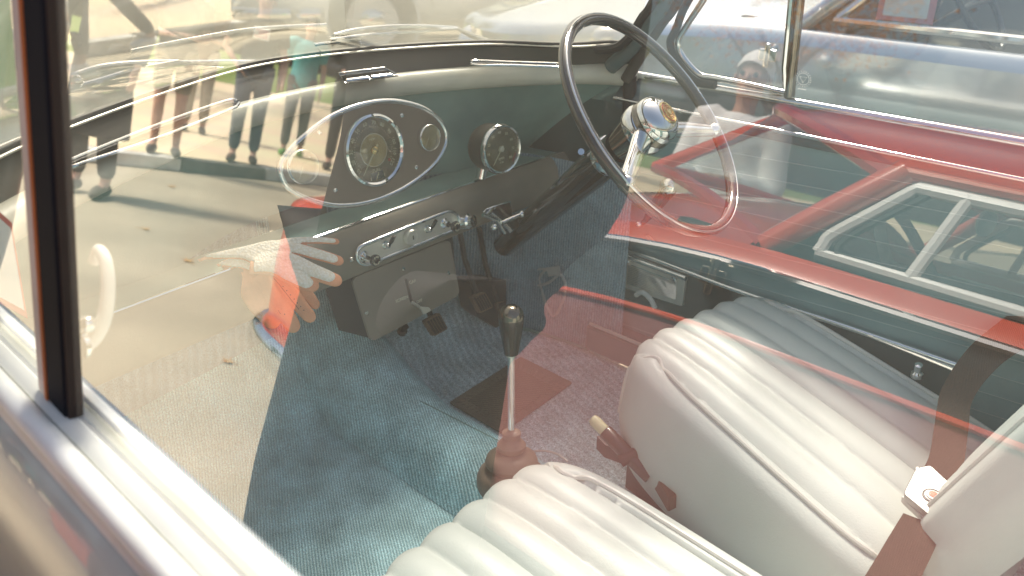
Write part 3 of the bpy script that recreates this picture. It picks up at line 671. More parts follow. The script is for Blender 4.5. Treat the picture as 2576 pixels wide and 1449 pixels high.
gm.tube([mc+gn*.001+gr_*x+gu*z for x, z in ((-.007,.004),(.007,.004),(0,-.007))], .0008, 4, closed=True)
gm.tube([mc+gn*.001+gr_*-.008+gu*-.020, mc+gn*.001+gr_*.008+gu*-.020], .0009, 4)
P('glass_mark', gm, 'paper', wg)
# door furniture
P('lock_button', MB().lathe([(.017,0),(.016,.004),(.011,.006),(.0115,.016),(.0135,.019),(.012,.026),(.0001,.029)], D(1692,306,.002), (0,1,.1), 24), 'chrome', door)
wn1, wn2 = D(1684,472,.02), D(1622,556,.035)
wh = P('window_winder', MB().tube([wn1, wn1.lerp(wn2,.5), wn1.lerp(wn2,.85), wn2, D(1608,564,.045)], [.0185,.0145,.009,.006,.0055], 16), 'black_gloss', door)
P('winder_knob', MB().ball(D(1607,564,.045), .0088, 16), 'chrome', wh)
P('winder_boss', MB().lathe([(.0185,.0),(.018,.012),(.012,.017),(.0001,.019)], D(1684,468,.024), (0,1,.25), 24), 'chrome', wh)
P('winder_stem', MB().tube([D(1684,470,.0), wn1], .009, 10), 'dark_chrome', wh)
P('winder_stop', MB().prism([D(1624,592,.002),D(1632,590,.002),D(1650,608,.002),D(1642,610,.002)], (0,.004,0)), 'brushed', door)
# pocket
pk = smooth([D(1561,628,.004),D(1578,630,.012),D(1640,650,.014),D(1725,682,.014),D(1850,729,.014),D(2100,812,.014),D(2420,922,.014)], 6)
pr = P('door_pocket', MB().tube(pk, .0058, 12), 'chrome', door)
P('pocket_lining', MB().grid([[p+V((0,-.006,-.006)) for p in pk],[p+V((0,-.004,-.13)) for p in pk]]), mat('pocket_lining', (.045,.06,.068), .6), pr)
P('pocket_lower_rail', MB().tube([D(2185,842,.016), D(2420,938,.016)], .0042, 8), 'chrome', pr)
kq = [(1562,634),(1725,699),(1716,772),(1557,720)]
kp = P('kick_plate', MB().prism([D(*q,.020) for q in rounded(kq,.06)], (0,-.010,0)), 'brushed', door, bevel=.002)
P('plate_rail', MB().tube([D(1562,640,.022), D(1725,700,.022)], .0065, 10), 'chrome', kp)
ins_ = MB(); c4 = [D(*q,.022) for q in ((1580,664),(1703,710),(1700,752),(1578,712))]
for i in range(12):
    t = i/11; ins_.tube([c4[0].lerp(c4[3],t), c4[1].lerp(c4[2],t)], .0012, 5)
P('plate_ribs', ins_, 'chrome', kp)
for q in ((1578,655),(1696,700)): P('plate_screw', MB().lathe([(.0065,0),(.005,.003),(.0001,.004)], D(*q,.022), (0,1,.1), 12), 'chrome', kp)
P('door_sill', MB().prism([V((-.5,-.60,.22)),V((1.0,-.60,.22)),V((1.0,-.60,.292)),V((-.5,-.60,.292))], (0,-.10,0)), 'teal_paint', bevel=.008)
P('sill_tread', MB().tube([V((-.5,-.605,.297)),V((.99,-.605,.297))], .0045, 8), 'brushed')
P('pipe_clip', MB().tube(smooth([D(1600,742,.03),D(1616,735,.03),D(1636,752,.03),D(1648,775,.03)],4), .006, 8), 'grey_rubber')

# ---------------------------------------------------------------- near door: outer skin, belt, channel, glass
WX0, WX1 = -.62, 1.30
def strip(prof): return MB().grid([[V((x,a,b)) for x in [lerp(WX0,WX1,i/24) for i in range(25)]] for a, b in prof])
skin = [(.664,.848),(.680,.836),(.694,.80),(.702,.70),(.704,.55),(.700,.40),(.688,.28),(.66,.20)]
nd_ = P('door', strip(skin), mat('door_road_sheen', (.60,.63,.57), .3, .0, 1, crough=.03), label='near door, dark glossy teal skin')  # sunlit road's reflection on the teal skin is put into this pale base
belt = [(.669,.846)]+[(.6565+.0110*math.cos(t),.858+.0115*math.sin(t)) for t in [lerp(-.4,PI-.1,i/12) for i in range(13)]]+[(.646,.852)]
P('belt_moulding', strip(belt), mat('satin_belt', (.93,.93,.86), .35, .0), nd_)
P('channel_rubber', strip([(.6455,.852),(.6445,.861),(.641,.8635),(.634,.8635),(.6285,.862),(.6275,.850)]), 'grey_rubber', nd_)
P('glass_run', strip([(.6272,.850),(.6265,.858),(.6245,.8595),(.6225,.856)]), 'rubber', nd_)
P('inner_channel', strip([(.6222,.858),(.618,.8605),(.6135,.8605)]), mat('olive_felt', (.28,.27,.19), .8), nd_)
P('inner_lip', strip([(.6130,.857),(.6115,.8645),(.606,.8655),(.6025,.862),(.601,.848),(.600,.80)]), 'white', nd_)
P('door_card', strip([(.600,.82),(.602,.6),(.604,.4),(.604,.24)]), 'card', nd_)
TILT = R(10); pn_ = V((0,math.cos(TILT),math.sin(TILT))); pp0 = V((.6,.628,.87))
def pz(x, z): return V((x, .628-(z-.87)*math.tan(TILT), z))
def PN(px, py, d=0): return PL(px, py, pp0+pn_*d, pn_)
pane_m = glass('door_glass', (.97,.98,.96), .20, ex=1.9, bright=1.2, dust=.07, haze_c=(.80,.76,.62))  # film and sheen strengthened to paint in an overexposed veil
P('window_pane', MB().grid([[pz(x,z) for x in (-.6,-.2,.2,.5,.665)] for z in (.858,1.0,1.15,1.30)]), pane_m, nd_)
P('quarter_pane', MB().grid([[pz(x,z) for x in (.70,.9,1.12)] for z in (.858,.95)]+[[pz(x,1.30) for x in (.70,.76,.80)]]), pane_m, nd_)
b0, b1 = pz(.678,.862), pz(.642,1.305)
wv = V((1,0,.07)).normalized()
def bar(off, w, d, th): return MB().prism([b0+wv*(off-w/2)+pn_*d, b0+wv*(off+w/2)+pn_*d, b1+wv*(off+w/2)+pn_*d, b1+wv*(off-w/2)+pn_*d], pn_*th)
P('window_divider', bar(.002,.038,-.006,.014), mat('blue_black_rubber', (.020,.022,.028), .7, spec=.1), nd_, bevel=.003)
P('divider_trim', bar(.034,.0155,-.004,.012), mat('pale_trim', (.85,.74,.64), .6, spec=.15), nd_, bevel=.002)
P('divider_stripe', bar(.0232,.005,-.004,.0128), mat('orange_stripe', (.62,.20,.07), .6, spec=.2), nd_)
P('divider_edge', bar(-.0195,.004,-.006,.012), mat('brown_trim', (.05,.038,.033), .7, spec=.1), nd_)
P('quarter_seal', bar(.0445,.006,-.006,.012), 'brushed', nd_)
P('window_top_rail', MB().tube([pz(.735,1.285)+V((0,.0,0)), pz(.70,1.305), pz(.64,1.308), pz(-.6,1.308)], .011, 10), 'chrome', nd_)
P('window_top_rail', MB().tube([V((.735,-.565,1.282)), fwz(.69,1.298), fwz(.62,1.302), fwz(-.5,1.302)], .011, 10), 'chrome', door)
# quarter-light catch inside the glass
kc = [PN(208,872,-.02),PN(240,845,-.03),PN(262,800,-.034),PN(272,730,-.034),PN(266,660,-.034),PN(248,628,-.034),PN(236,660,-.032)]
P('quarter_catch', MB().tube(smooth(kc,6), [lerp(.0075,.0045,i/36) for i in range(37)], 12), 'white', nd_)
P('catch_knob', MB().ball(PN(220,815,-.02), .0075, 14), 'chrome', nd_)
P('catch_plate', MB().lathe([(.012,0),(.011,.004),(.006,.006),(.0001,.006)], PN(205,868,-.012), -pn_, 16), 'chrome', nd_)

# ---------------------------------------------------------------- outside body
def body_row(x, sgn):
    k = 1-.10*ss(1.2,2.25,x)-.06*ss(-.6,-1.0,-x) if False else 1-.10*ss(1.3,2.25,x)
    zt = .848-.10*ss(1.1,2.2,x)
    return [V((x, sgn*.700*k*a, .2+(zt-.2)*b)) for a, b in ((.93,0),(.985,.12),(1.0,.35),(1.003,.6),(.995,.84),(.975,.95),(.955,1.0))]
for sgn in (1,-1):
    fx_ = [lerp(1.301,2.25,i/14) for i in range(15)]
    rows = [body_row(x, sgn) for x in fx_]+[[p*1+V((.05,-sgn*.08,-.02)) for p in body_row(2.25,sgn)]]
    P('front_wing', MB().grid(rows), 'teal_paint')
    rx = [lerp(-.63,-1.05,i/6) for i in range(7)]
    P('rear_quarter', MB().grid([body_row(x, sgn) for x in rx]+[[p+V((-.05,-sgn*.08,-.02)) for p in body_row(-1.05,sgn)]]), 'teal_paint')
P('door_skin', MB().grid([[V((x,-a,b)) for x in (-.62,.3,1.30)] for a, b in [(.700,.90)]+skin[1:]]), 'teal_paint', door)
def deck(x, y): return .955+(-.012*(y/.6)**2)-.13*ss(1.3,2.3,x)-.075*abs(y/.63)**3
rows = []
for i in range(16):
    t = i/15; rows.append([V((lerp(p.x+.012, 2.28-.10*(p.y/.6)**2, t), p.y*lerp(1,.98,t), 0)) for p in S])
rows = [[V((p.x,p.y,lerp(.958, deck(p.x,p.y), ss(0,.12,i/15)))) for p in r] for i, r in enumerate(rows)]
P('bonnet', MB().grid(rows), mat('speckled_bonnet', (.10,.15,.135), .28, 0, 1, .35, 60, crough=.04))
rows2 = [[V((x,s_*y_,z_)) for x in fx_] for s_ in (1,) for y_, z_ in ((.66,.84),(.64,.86),(.60,.885))]
P('scuttle_trim', MB().tube([p+V((.035,0,-.010)) for p in S], .006, 8).tube([p+V((.062,0,-.012)) for p in S], .004, 6), 'chrome')
P('nose_panel', MB().grid([[V((2.28-.10*(y/.6)**2, y, z)) for y in [lerp(-.63,.63,i/14) for i in range(15)]] for z in (.80,.62,.42,.24)]), 'teal_paint')
P('grille', MB().prism([V((2.285,y,z)) for y,z in ((-.38,.48),(.38,.48),(.42,.62),(.30,.74),(-.30,.74),(-.42,.62))], (.02,0,0)), 'brushed', bevel=.01)
for sg in (1,-1):
    P('headlight', MB().lathe([(.09,0),(.095,.02),(.088,.03),(.07,.045),(.0001,.05)], V((2.23,sg*.46,.66)), (1,0,0), 28), 'chrome')
    for x in (1.62,-.72):
        w = P('wheel', MB().lathe([(.15,-.06),(.22,-.07),(.25,-.055),(.255,0),(.25,.055),(.22,.07),(.15,.06)], V((x,sg*.635,.255)), (0,sg,0), 36, cap=False), 'rubber')
        P('wheel_disc', MB().lathe([(.155,.055),(.15,.045),(.10,.05),(.08,.07),(.0001,.08)], V((x,sg*.635,.255)), (0,sg,0), 28), 'brushed', w)
P('rear_deck', MB().grid([[V((x,y,.86-.02*(y/.6)**2-(.1*ss(-.8,-1.15,x) if False else 0))) for y in (-.67,-.4,0,.4,.67)] for x in (-.62,-.9,-1.10)]), 'teal_paint')
P('rear_panel', MB().grid([[V((-1.11,y,z)) for y in (-.64,-.3,0,.3,.64)] for z in (.86,.6,.25)]), 'teal_paint')
P('rear_bulkhead', MB().grid([[V((-.55,y,z)) for y in (-.62,0,.62)] for z in (.2,.5,.87)]), 'teal_vinyl')
# wipers on the outside of the screen
so0 = V((1.33,0,.99)); son = V((.60,0,.80)).normalized()
def SO(px, py, d=.012): return PL(px, py, so0+son*d, son)
w1 = P('wiper', MB().tube([SO(448,156,.02),SO(560,158,.022),SO(700,163,.02),SO(760,166,.012)], [.0035,.0075,.011,.008], 10), 'chrome')
P('wiper_blade', MB().tube(smooth([SO(168,216,.012),SO(182,192,.016),SO(215,178,.02),SO(262,166,.022),SO(340,158,.02),SO(448,155,.018)],5), .0045, 8).tube(smooth([SO(172,222,.008),SO(240,205,.008),SO(340,176,.01),SO(450,155,.012)],5), .0045, 8), 'chrome', w1)
P('wiper_pivot', MB().ball(SO(192,205,.012), .011, 14), 'chrome', w1)
w2 = P('wiper', MB().tube([SO(1148,70,.02),SO(1180,86,.02),SO(1228,105,.01)], [.004,.007,.008], 10), 'chrome')
P('wiper_blade', MB().tube(smooth([SO(840,88,.015),SO(900,74,.02),SO(990,66,.024),SO(1080,66,.022),SO(1150,70,.02)],5), .0042, 8).tube(smooth([SO(830,100,.01),SO(960,84,.012),SO(1150,72,.014)],5), .0035, 8).tube([SO(850,90,.02),SO(838,108,.012)], .004, 8), 'chrome', w2)
P('washer_frame', MB().tube([SO(792,112,.01),SO(905,98,.01),SO(912,122,.006),SO(818,140,.006)], .0035, 8, closed=True), 'chrome', w2)
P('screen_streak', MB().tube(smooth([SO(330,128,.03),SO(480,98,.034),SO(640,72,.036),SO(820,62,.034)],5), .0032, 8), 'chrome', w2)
# wing mirror / lamp beyond the screen at the far corner
P('wing_mirror', MB().ball(Y(1535,98,-.80), .045, 20, (1,1.2,.8)), 'chrome')

# ================================================================ things in the car
OFF = V((0,0,0))
# driving gloves
def glove(nm, base, loc, label, n_, origin, fingers, palm, cuff, knit_fingers, knit_palm, th=.011):
    n_ = n_.normalized(); root = empty(nm, loc, label, 'glove', group=None)
    def Q(px, py, d=0): return PL(px, py, origin+n_*d, n_)
    def finger(mb, pts, r, d, fl):
        pa = smooth([Q(a,b,d+e) for a,b,e in pts], 6); m_ = len(pa)
        rr = [r*(1 if i < m_*.55 else lerp(1,.86,(i/m_-.55)/.45)) for i in range(m_)]
        t = (pa[-1]-pa[-2]).normalized()
        for k in range(1,5): pa.append(pa[m_-1]+t*r*.9*math.sin(k/4*PI/2)); rr.append(max(.0012, r*.86*math.cos(k/4*PI/2)))
        mb.tube(pa, rr, 14, flat=fl, up=n_)
    def sheet(mb, outline, d, t, bend=0):
        pts = smooth([Q(a,b,d+e) for a,b,e in outline], 5, closed=True); c = sum(pts, V())/len(pts)
        k = len(mb.v)
        rings = [([c+(p-c)*s_ for p in pts], h) for s_, h in ((.80,t),(.94,t*.75),(1,0),(.94,-t*.75),(.80,-t))]
        mb.grid([[p+n_*h for p in r] for r, h in rings], cu=True); mb.poly([p+n_*t for p in rings[0][0]]); mb.poly([p-n_*t for p in rings[-1][0]][::-1])
    lea = MB(); 
    for pts, r in fingers: finger(lea, pts, r, 0, .42)
    for ol in palm: sheet(lea, ol, 0, th*.45)
    o = lea.build('leather_palm', 'tan', root, off=loc, sharp=180)
    rm = o.modifiers.new('remesh', 'REMESH'); rm.mode = 'VOXEL'; rm.voxel_size = .0014; rm.use_smooth_shade = True
    sm = o.modifiers.new('smooth', 'SMOOTH'); sm.iterations = 4; sm.factor = .5
    kn = MB()
    for pts, r in knit_fingers: finger(kn, pts, r, .005, .40)
    for ol in knit_palm: sheet(kn, ol, .005, th*.42)
    if kn.v:
        o2 = kn.build('crochet_back', 'knit', root, off=loc, sharp=180)
        rm = o2.modifiers.new('remesh', 'REMESH'); rm.mode = 'VOXEL'; rm.voxel_size = .0014; rm.use_smooth_shade = True
        sm = o2.modifiers.new('smooth', 'SMOOTH'); sm.iterations = 4; sm.factor = .5
    if cuff: MB().tube(smooth([Q(a,b,e) for a,b,e in cuff],6), .0028, 8).build('cuff_binding', 'tan' if nm == 'driving_glove' else 'tan', root, off=loc)
    return root, Q
go = V((1.085,.085,.735)); gno = V((-.50,.30,.82))
F1 = [([(640,630,.004),(720,608,.006),(800,604,.004),(845,607,0)], 0.0073),
      ([(640,640,.004),(720,622,.006),(800,640,.003),(850,655,-.003)], 0.0116),
      ([(640,655,.004),(720,655,.006),(790,685,.002),(842,704,-.006)], 0.0147),
      ([(630,668,.004),(690,672,.006),(740,698,.003),(782,716,-.004)], 0.0159)]
P1 = [[(505,650,0),(550,634,.002),(610,622,.006),(690,606,.006),(730,618,.004),(740,660,.002),(720,700,-.002),(690,690,0),(650,672,.002),(610,652,.002),(560,648,0)]]
KF1 = [([(650,628,.004),(720,606,.006),(795,602,.004),(838,605,0)], 0.0059),
      ([(650,638,.004),(720,620,.006),(795,637,.003),(838,650,-.002)], 0.0097),
      ([(650,652,.004),(720,650,.006),(785,678,.002),(828,695,-.005)], 0.0127),
      ([(640,664,.004),(690,666,.006),(735,690,.003),(770,708,-.003)], 0.0144)]
KP1 = [[(512,645,0),(556,632,.002),(612,620,.006),(686,604,.006),(722,616,.004),(728,650,.002),(706,680,-.001),(676,676,0),(640,662,.002),(600,646,.002)]]
g1, Q1 = glove('driving_glove', None, V(go), 'pale driving glove lying back up on the shelf edge, cream crochet back and fingers spread', gno, go, F1, P1, [(500,655,0),(540,642,.003),(590,640,.004),(640,660,.003),(682,682,0)], KF1, KP1)
go2 = V((1.098,.120,.700)); gn2 = V((-.72,.42,.55))
F2 = [([(600,690,.004),(625,730,.006),(655,775,.004),(684,806,0)], .0165),
      ([(650,690,.004),(680,735,.004),(715,785,.001),(736,818,-.003)], .0155),
      ([(690,690,0),(720,725,0),(752,765,-.004),(778,795,-.006)], .0135),
      ([(720,690,-.004),(750,715,-.006),(778,745,-.010),(792,765,-.012)], .0105)]
P2 = [[(556,668,0),(590,664,.003),(650,674,.004),(710,690,0),(740,706,-.004),(735,745,-.006),(690,760,0),(640,752,.003),(606,718,.004),(575,690,.002)]]
KP2 = [[(548,662,.006),(585,648,.010),(630,650,.012),(676,664,.010),(684,678,.006),(650,684,.004),(605,672,.006),(570,668,.006)]]
g2, Q2 = glove('driving_glove', None, V(go2), 'lower driving glove hanging palm outward in tan leather, its cuff folded over to cream', gn2, go2, F2, P2, [(548,668,.008),(575,654,.012),(620,654,.015),(672,670,.012)], [], KP2)
sm_ = MB()
for pts in ([(612,700),(640,745),(668,788)],[(664,708),(690,750),(716,790)],[(712,720),(740,752),(764,780)]):
    for k in range(7):
        t = k/6; i = min(int(t*2),1); u = t*2-i; a = pts[i]; b = pts[i+1]
        sm_.ball(Q2(lerp(a[0],b[0],u), lerp(a[1],b[1],u), .0072), .0011, 6)
sm_.build('vent_hole', 'black_plastic', g2, off=V(go2))
st = MB()
for pts in ([(640,690),(672,735),(706,790)],[(690,700),(722,740),(752,778)]): st.tube(smooth([Q2(a,b,.0068) for a,b in pts],6), .0009, 5)
st.build('seam_stitching', mat('tan_seam', (.34,.13,.07), .6), g2, off=V(go2))
# card in the near quarter window
cq = [X(a,b,.98) for a,b in ((-70,470),(30,560),(70,800),(-60,730))]
cc = sum(cq,V())/4
cardo = empty('notice_card', cc, 'white notice card with a red border leaning inside the small front quarter window', 'card')
MB().prism(cq, (.002,.001,0)).build('red_border', 'red_print', cardo, off=cc)
cn = (cq[1]-cq[0]).cross(cq[3]-cq[0]).normalized(); cn = cn if cn.dot(CAM-cc) > 0 else -cn
MB().prism([cc+(p-cc)*.86+cn*.0015 for p in cq], cn*.0006).build('white_panel', 'paper', cardo, off=cc)
# ================================================================ other cars
OFF = V((0,0,0))
def paint(name, c, rough=.25, metal=0): return mat(name, c, rough, metal, 1, .06, 2.5, crough=.03)
def saloon(nm, label, loc, rz, p, group=None):
    root = empty(nm, loc, label, 'car', rz, group)
    def B(name, mb, m, parent=None, **k): return mb.build(name, m, parent or root, **k)
    hw, wz, rzf, hr = p['hw'], p['waist'], p['roof'], p['hwr']
    xn, xt, xA, xAt, xC, xCt, sv = p['nose'], p['tail'], p['xA'], p['xAt'], p['xC'], p['xCt'], p.get('sv', .12)
    nz, tz = p['nosez'], p['tailz']; gz = p['gutter']
    def zt(x):
        if x > xA: return lerp(wz, nz, ss(xA-.1, xn, x)**1.2)
        if x < xC: return lerp(wz, tz, ss(xC+.1, xt, x) if False else ss(0, 1, (xC-x)/(xC-xt)))
        return wz
    def w(x):
        k = 1
        if x > xn-.55: k -= p.get('nt',.26)*((x-(xn-.55))/.55)**2.2
        if x < xt+.6: k -= .24*((xt+.6-x)/.6)**2.2
        return hw*k
    crz = p.get('crease', lambda x, z: .72*z)
    def sec(x, sg):
        z1 = zt(x); zs = p['sill']; W = w(x); c = crz(x, z1)
        pr = [(W-.07,zs),(W-.012,zs+.07),(W+.004,lerp(zs,c,.45)),(W+.008,lerp(zs,c,.8)),(W,c),(W-.004+p.get('barrel',0),lerp(c,z1,.22)),(W-.004+p.get('barrel',0)*1.1,lerp(c,z1,.45)),(W-.006+p.get('barrel',0)*.6,lerp(c,z1,.68)),(W-.008,z1-.040),(W-.022,z1-.015),(W-.05,z1)]
        return [V((x, sg*a, b)) for a, b in pr]
    xs_ = sorted(set([round(lerp(xt,xn,i/44),4) for i in range(45)]))
    nose = p['cols']
    for sg in (1,-1):
        rows = [sec(x, sg) for x in xs_]
        # round the ends off
        e0 = [V((q.x-.06, q.y*.86, lerp(q.z,.5,.12))) for q in rows[0]]
        e1 = [[V((q.x+.13*math.sin(t), q.y*(1-.26*(1-math.cos(t))), lerp(q.z,.48,.34*(1-math.cos(t))))) for q in rows[-1]] for t in (.35,.75,1.15,1.45)]
        rows = [e0]+rows+e1
        fs = p.get('front_dark')
        if fs:
            back = [r for r in rows if r[2].x < fs]; frnt = [r for r in rows if r[2].x > fs-.11]
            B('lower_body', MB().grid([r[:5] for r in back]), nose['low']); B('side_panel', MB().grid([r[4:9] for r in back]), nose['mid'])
            B('front_wing', MB().grid([r[:9] for r in frnt]), nose['top'])
        else:
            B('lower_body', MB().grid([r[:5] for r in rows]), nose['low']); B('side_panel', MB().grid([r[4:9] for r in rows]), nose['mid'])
        B('waist_panel', MB().grid([r[8:] for r in rows]), nose['top'])
        if p.get('strip', 1): B('side_trim', MB().tube([r[8]+V((0,sg*.004,0)) for r in rows[6:-4]], .009, 8), 'chrome')
        if p.get('crest'): B('body_crease', MB().tube([r[4]+V((0,sg*.002,0)) for r in rows[6:] if r[4].x < p.get('front_dark', 9)], .007, 8), nose['crest'])
    def deckgrid(x0, x1, n, crown):
        rr = []
        for i in range(n):
            x = lerp(x0, x1, i/(n-1)); W = w(x)-.05; z = zt(x); 
            rr.append([V((x, W*t, z+crown*(1-t*t)*(1-.5*ss(xn-.3,xn,x)))) for t in [lerp(-1,1,j/16) for j in range(17)]])
        return rr
    bl = deckgrid(xA+.02, xn, 16, p.get('crown',.09)); last = bl[-1]; bl += [[V((q.x+.13*math.sin(t), q.y*(1-.26*(1-math.cos(t))), lerp(q.z,.48,.34*(1-math.cos(t))))) for q in last] for t in (.35,.75,1.15,1.45)]
    B('bonnet', MB().grid(bl), nose['bon'])
    if p.get('centre_strip'): B('bonnet_strip', MB().tube([r[8]+zv*.004 for r in bl[:-1]], .008, 8), 'chrome')
    bt_ = deckgrid(xC-.02, xt, 10, .07); bt_.append([V((q.x-.06, q.y*.86, q.z-.06)) for q in bt_[-1]])
    B('boot_lid', MB().grid(bt_), nose['top'])
    # front and rear faces
    fr = [V((xn+.07, sg*q.y*.84, q.z)) for sg in (1,) for q in sec(xn,1)]
    B('front_panel', MB().grid([[V((xn+.128, t*(w(xn)-.06)*.78, z)) for t in [lerp(-1,1,j/12) for j in range(13)]] for z in [lerp(p['sill']+.10, zt(xn)-.13, i/6) for i in range(7)]]), nose['low'])
    B('rear_panel', MB().grid([[V((xt-.061, t*(w(xt)-.06)*.86, z)) for t in [lerp(-1,1,j/12) for j in range(13)]] for z in [lerp(p['sill']+.05, zt(xt)-.03, i/6) for i in range(7)]]), nose['low'])
    gy = hw*.48; gz0, gz1 = lerp(p['sill'],nz,.42), lerp(p['sill'],nz,.86)
    g = B('grille', MB().prism(rounded3([V((xn+.132,-gy,gz0)),V((xn+.132,gy,gz0)),V((xn+.132,gy*.86,gz1)),V((xn+.132,-gy*.86,gz1))],.3), (.012,0,0)), 'black_plastic')
    gb = MB()
    for i in range(9): z = lerp(gz0+.02,gz1-.02,i/8); gb.tube([V((xn+.146,-gy*.9,z)),V((xn+.146,gy*.9,z))], .006, 6)
    B('grille_bars', gb, 'chrome', g)
    for sg in (1,-1):
        h = B('headlight', MB().lathe([(.10,-.05),(.105,.02),(.098,.035),(.088,.03)], V((xn-.02,sg*hw*.70,lerp(p['sill'],nz,.74))), (1,0,.05), 28, cap=False), 'chrome')
        B('lamp_glass', MB().lathe([(.088,.025),(.06,.045),(.0001,.055)], V((xn-.02,sg*hw*.70,lerp(p['sill'],nz,.74))), (1,0,.05), 24), 'lamp', h)
        B('tail_lamp', MB().ball(V((xt-.05,sg*hw*.62,tz-.12)), .05, 14, (.5,.8,1.2)), 'red_lamp')
    for x, s_ in ((xn+.16,1),(xt-.15,-1)):
        bz = p.get('bump',.36)
        bp_ = smooth([V((x-s_*.75,-hw-.02,bz)),V((x-s_*.40,-hw-.02,bz)),V((x-s_*.10,-hw*.90,bz)),V((x,-hw*.6,bz)),V((x+s_*.02,0,bz)),V((x,hw*.6,bz)),V((x-s_*.10,hw*.90,bz)),V((x-s_*.40,hw+.02,bz)),V((x-s_*.75,hw+.02,bz))],6)
        b = B('bumper', MB().tube(bp_, .052, 12, flat=.55, up=(1,0,0)), 'chrome')
        for sg in (1,-1): B('overrider', MB().ball(V((x+s_*.03,sg*hw*.42,bz)), .05, 14, (.7,.7,1.7)), 'chrome', b)
    for x in (p['wf'], p['wr']):
        for sg in (1,-1):
            r = p['wrad']; W = w(x); c = V((x, sg*(W-.07), r))
            B('wheel_arch', MB().lathe([(r*1.16,0),(.0001,0)], V((x,sg*(W+.0105),r*1.03)), (0,sg,0), 36), 'black_plastic')
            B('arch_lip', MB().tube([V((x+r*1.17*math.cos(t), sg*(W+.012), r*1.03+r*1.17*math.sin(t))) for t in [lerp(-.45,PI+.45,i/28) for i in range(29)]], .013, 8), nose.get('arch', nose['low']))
            wl = B('wheel', MB().lathe([(r*.60,.09),(r*.78,.10),(r*.94,.088),(r,.05),(r,-.05),(r*.9,-.09),(r*.6,-.09)], c, (0,sg,0), 40, cap=False), 'tyre')
            rr = p.get('disc', .62)
            B('wheel_rim', MB().lathe([(r*rr,.098),(r*rr*.97,.108),(r*rr*.8,.095),(r*rr*.6,.09),(r*rr*.5,.10),(.0001,.10)], c, (0,sg,0), 36), p.get('rim','white'), wl)
            B('hub_cap', MB().lathe([(r*.33,.098),(r*.31,.118),(r*.2,.132),(.0001,.138)], c, (0,sg,0), 28), 'chrome', wl)
    # cabin
    top = lambda x, t: V((x, hr*t, gz+(rzf-gz)*(1-abs(t)**2.4)))
    def hx(t): return xAt+sv*(1-t*t)          # header curve
    def bx(t): return xA+sv*p.get('svb',1.6)*(1-abs(t)**p.get('vp',1.6))
    ts = [lerp(-1,1,j/16) for j in range(17)]
    wbase = hw-.075
    rf = []
    for i in range(15):
        u = i/14; rf.append([V((lerp(hx(t), xCt-.05*(1-t*t), u), hr*t, lerp(gz,rzf,(1-abs(t)**2.6))+ .035*math.sin(PI*u)*(1-t*t)-(.02 if u in (0,1) else 0))) for t in ts])
    B('roof', MB().grid(rf), nose['top'])
    if p.get('open_front', 0) == 0:
        B('windscreen', MB().grid([[V((bx(t), wbase*t, wz+p.get('crown',.09)*(1-t*t)*.8)).lerp(rf[0][j], k/4) for j, t in enumerate(ts)] for k in range(5)]), 'cabin_glass')
    B('windscreen_frame', MB().tube([V((bx(t), wbase*t, wz+p.get('crown',.09)*(1-t*t)*.8)) for t in ts], .018, 8).tube(rf[0], .020, 8), nose['frame'])
    if p.get('vp', 1.6) < 1.2: B('centre_post', MB().tube([V((bx(0),0,wz+p.get('crown',.09)*.8)), rf[0][8]], .020, 10), nose['top'])
    B('rear_window', MB().grid([[V((xC-.12*(1-t*t), wbase*t, wz+.05*(1-t*t))).lerp(rf[-1][j], k/3) for j, t in enumerate(ts)] for k in range(4)]), 'cabin_glass')
    for sg in (1,-1):
        b0_, b1_ = V((xA, sg*wbase, wz)), V((hx(1), sg*hr, gz)); c0_, c1_ = V((xC, sg*wbase, wz)), V((xCt, sg*hr, gz))
        xB = p['xB']; m0, m1 = V((xB, sg*wbase, wz)), V((xB-.04, sg*hr, gz))
        B('front_pillar', MB().tube([b0_, b0_.lerp(b1_,.5)+V((0,sg*.01,0)), b1_], .026, 10), nose['top'])
        B('centre_pillar', MB().tube([m0, m1], .024, 10), nose['top'])
        B('rear_pillar', MB().prism([c0_, c1_, c1_+V((.10,0,0)), c0_+V((.05,0,0))], (0,-sg*.03,0)), nose['top'])
        B('roof_gutter', MB().tube([b1_+V((.02,sg*.012,0)), m1+V((0,sg*.014,.004)), c1_+V((0,sg*.012,0))], .011, 8), nose.get('gut', nose['top']))
        # front side window: chrome frame, quarter light, divider
        def sw_(x, k): 
            a = V((x, sg*wbase, wz)); return V((x, lerp(sg*wbase, sg*hr, k)+sg*.006, lerp(wz, gz, k)))
        xa = lambda k: lerp(xA, hx(1), k)
        ring = [sw_(xA-.10,.07), sw_(xa(.3)-.055,.28), sw_(xa(.9)-.05,.88), sw_(xB+.04,.90), sw_(xB+.05,.07)]
        f = B('window_frame', MB().tube(smooth([ring[0],ring[0].lerp(ring[1],.5),ring[1],ring[1].lerp(ring[2],.5),ring[2]],4)+[ring[3],ring[4]], .0125, 8, closed=True), nose['wf'])
        xd = lerp(xA-.1, xB, p.get('ql',.42))
        B('quarter_divider', MB().tube([sw_(xd,.07), sw_(xd-.04,.90)], .012, 8), nose['wf'], f)
        B('quarter_rubber', MB().tube(smooth([sw_(xA-.135,.12), sw_(xa(.3)-.085,.30), sw_(xa(.85)-.08,.84)],4), .007, 6), 'rubber', f)
        B('side_window', MB().grid([[sw_(xA-.09,.07), sw_(xd,.07), sw_(xB+.04,.07)],[sw_(xa(.45)-.05,.45), sw_(xd-.02,.45), sw_(xB+.04,.45)],[sw_(xa(.9)-.05,.90), sw_(xd-.04,.90), sw_(xB+.04,.90)]]), 'cabin_glass', f)
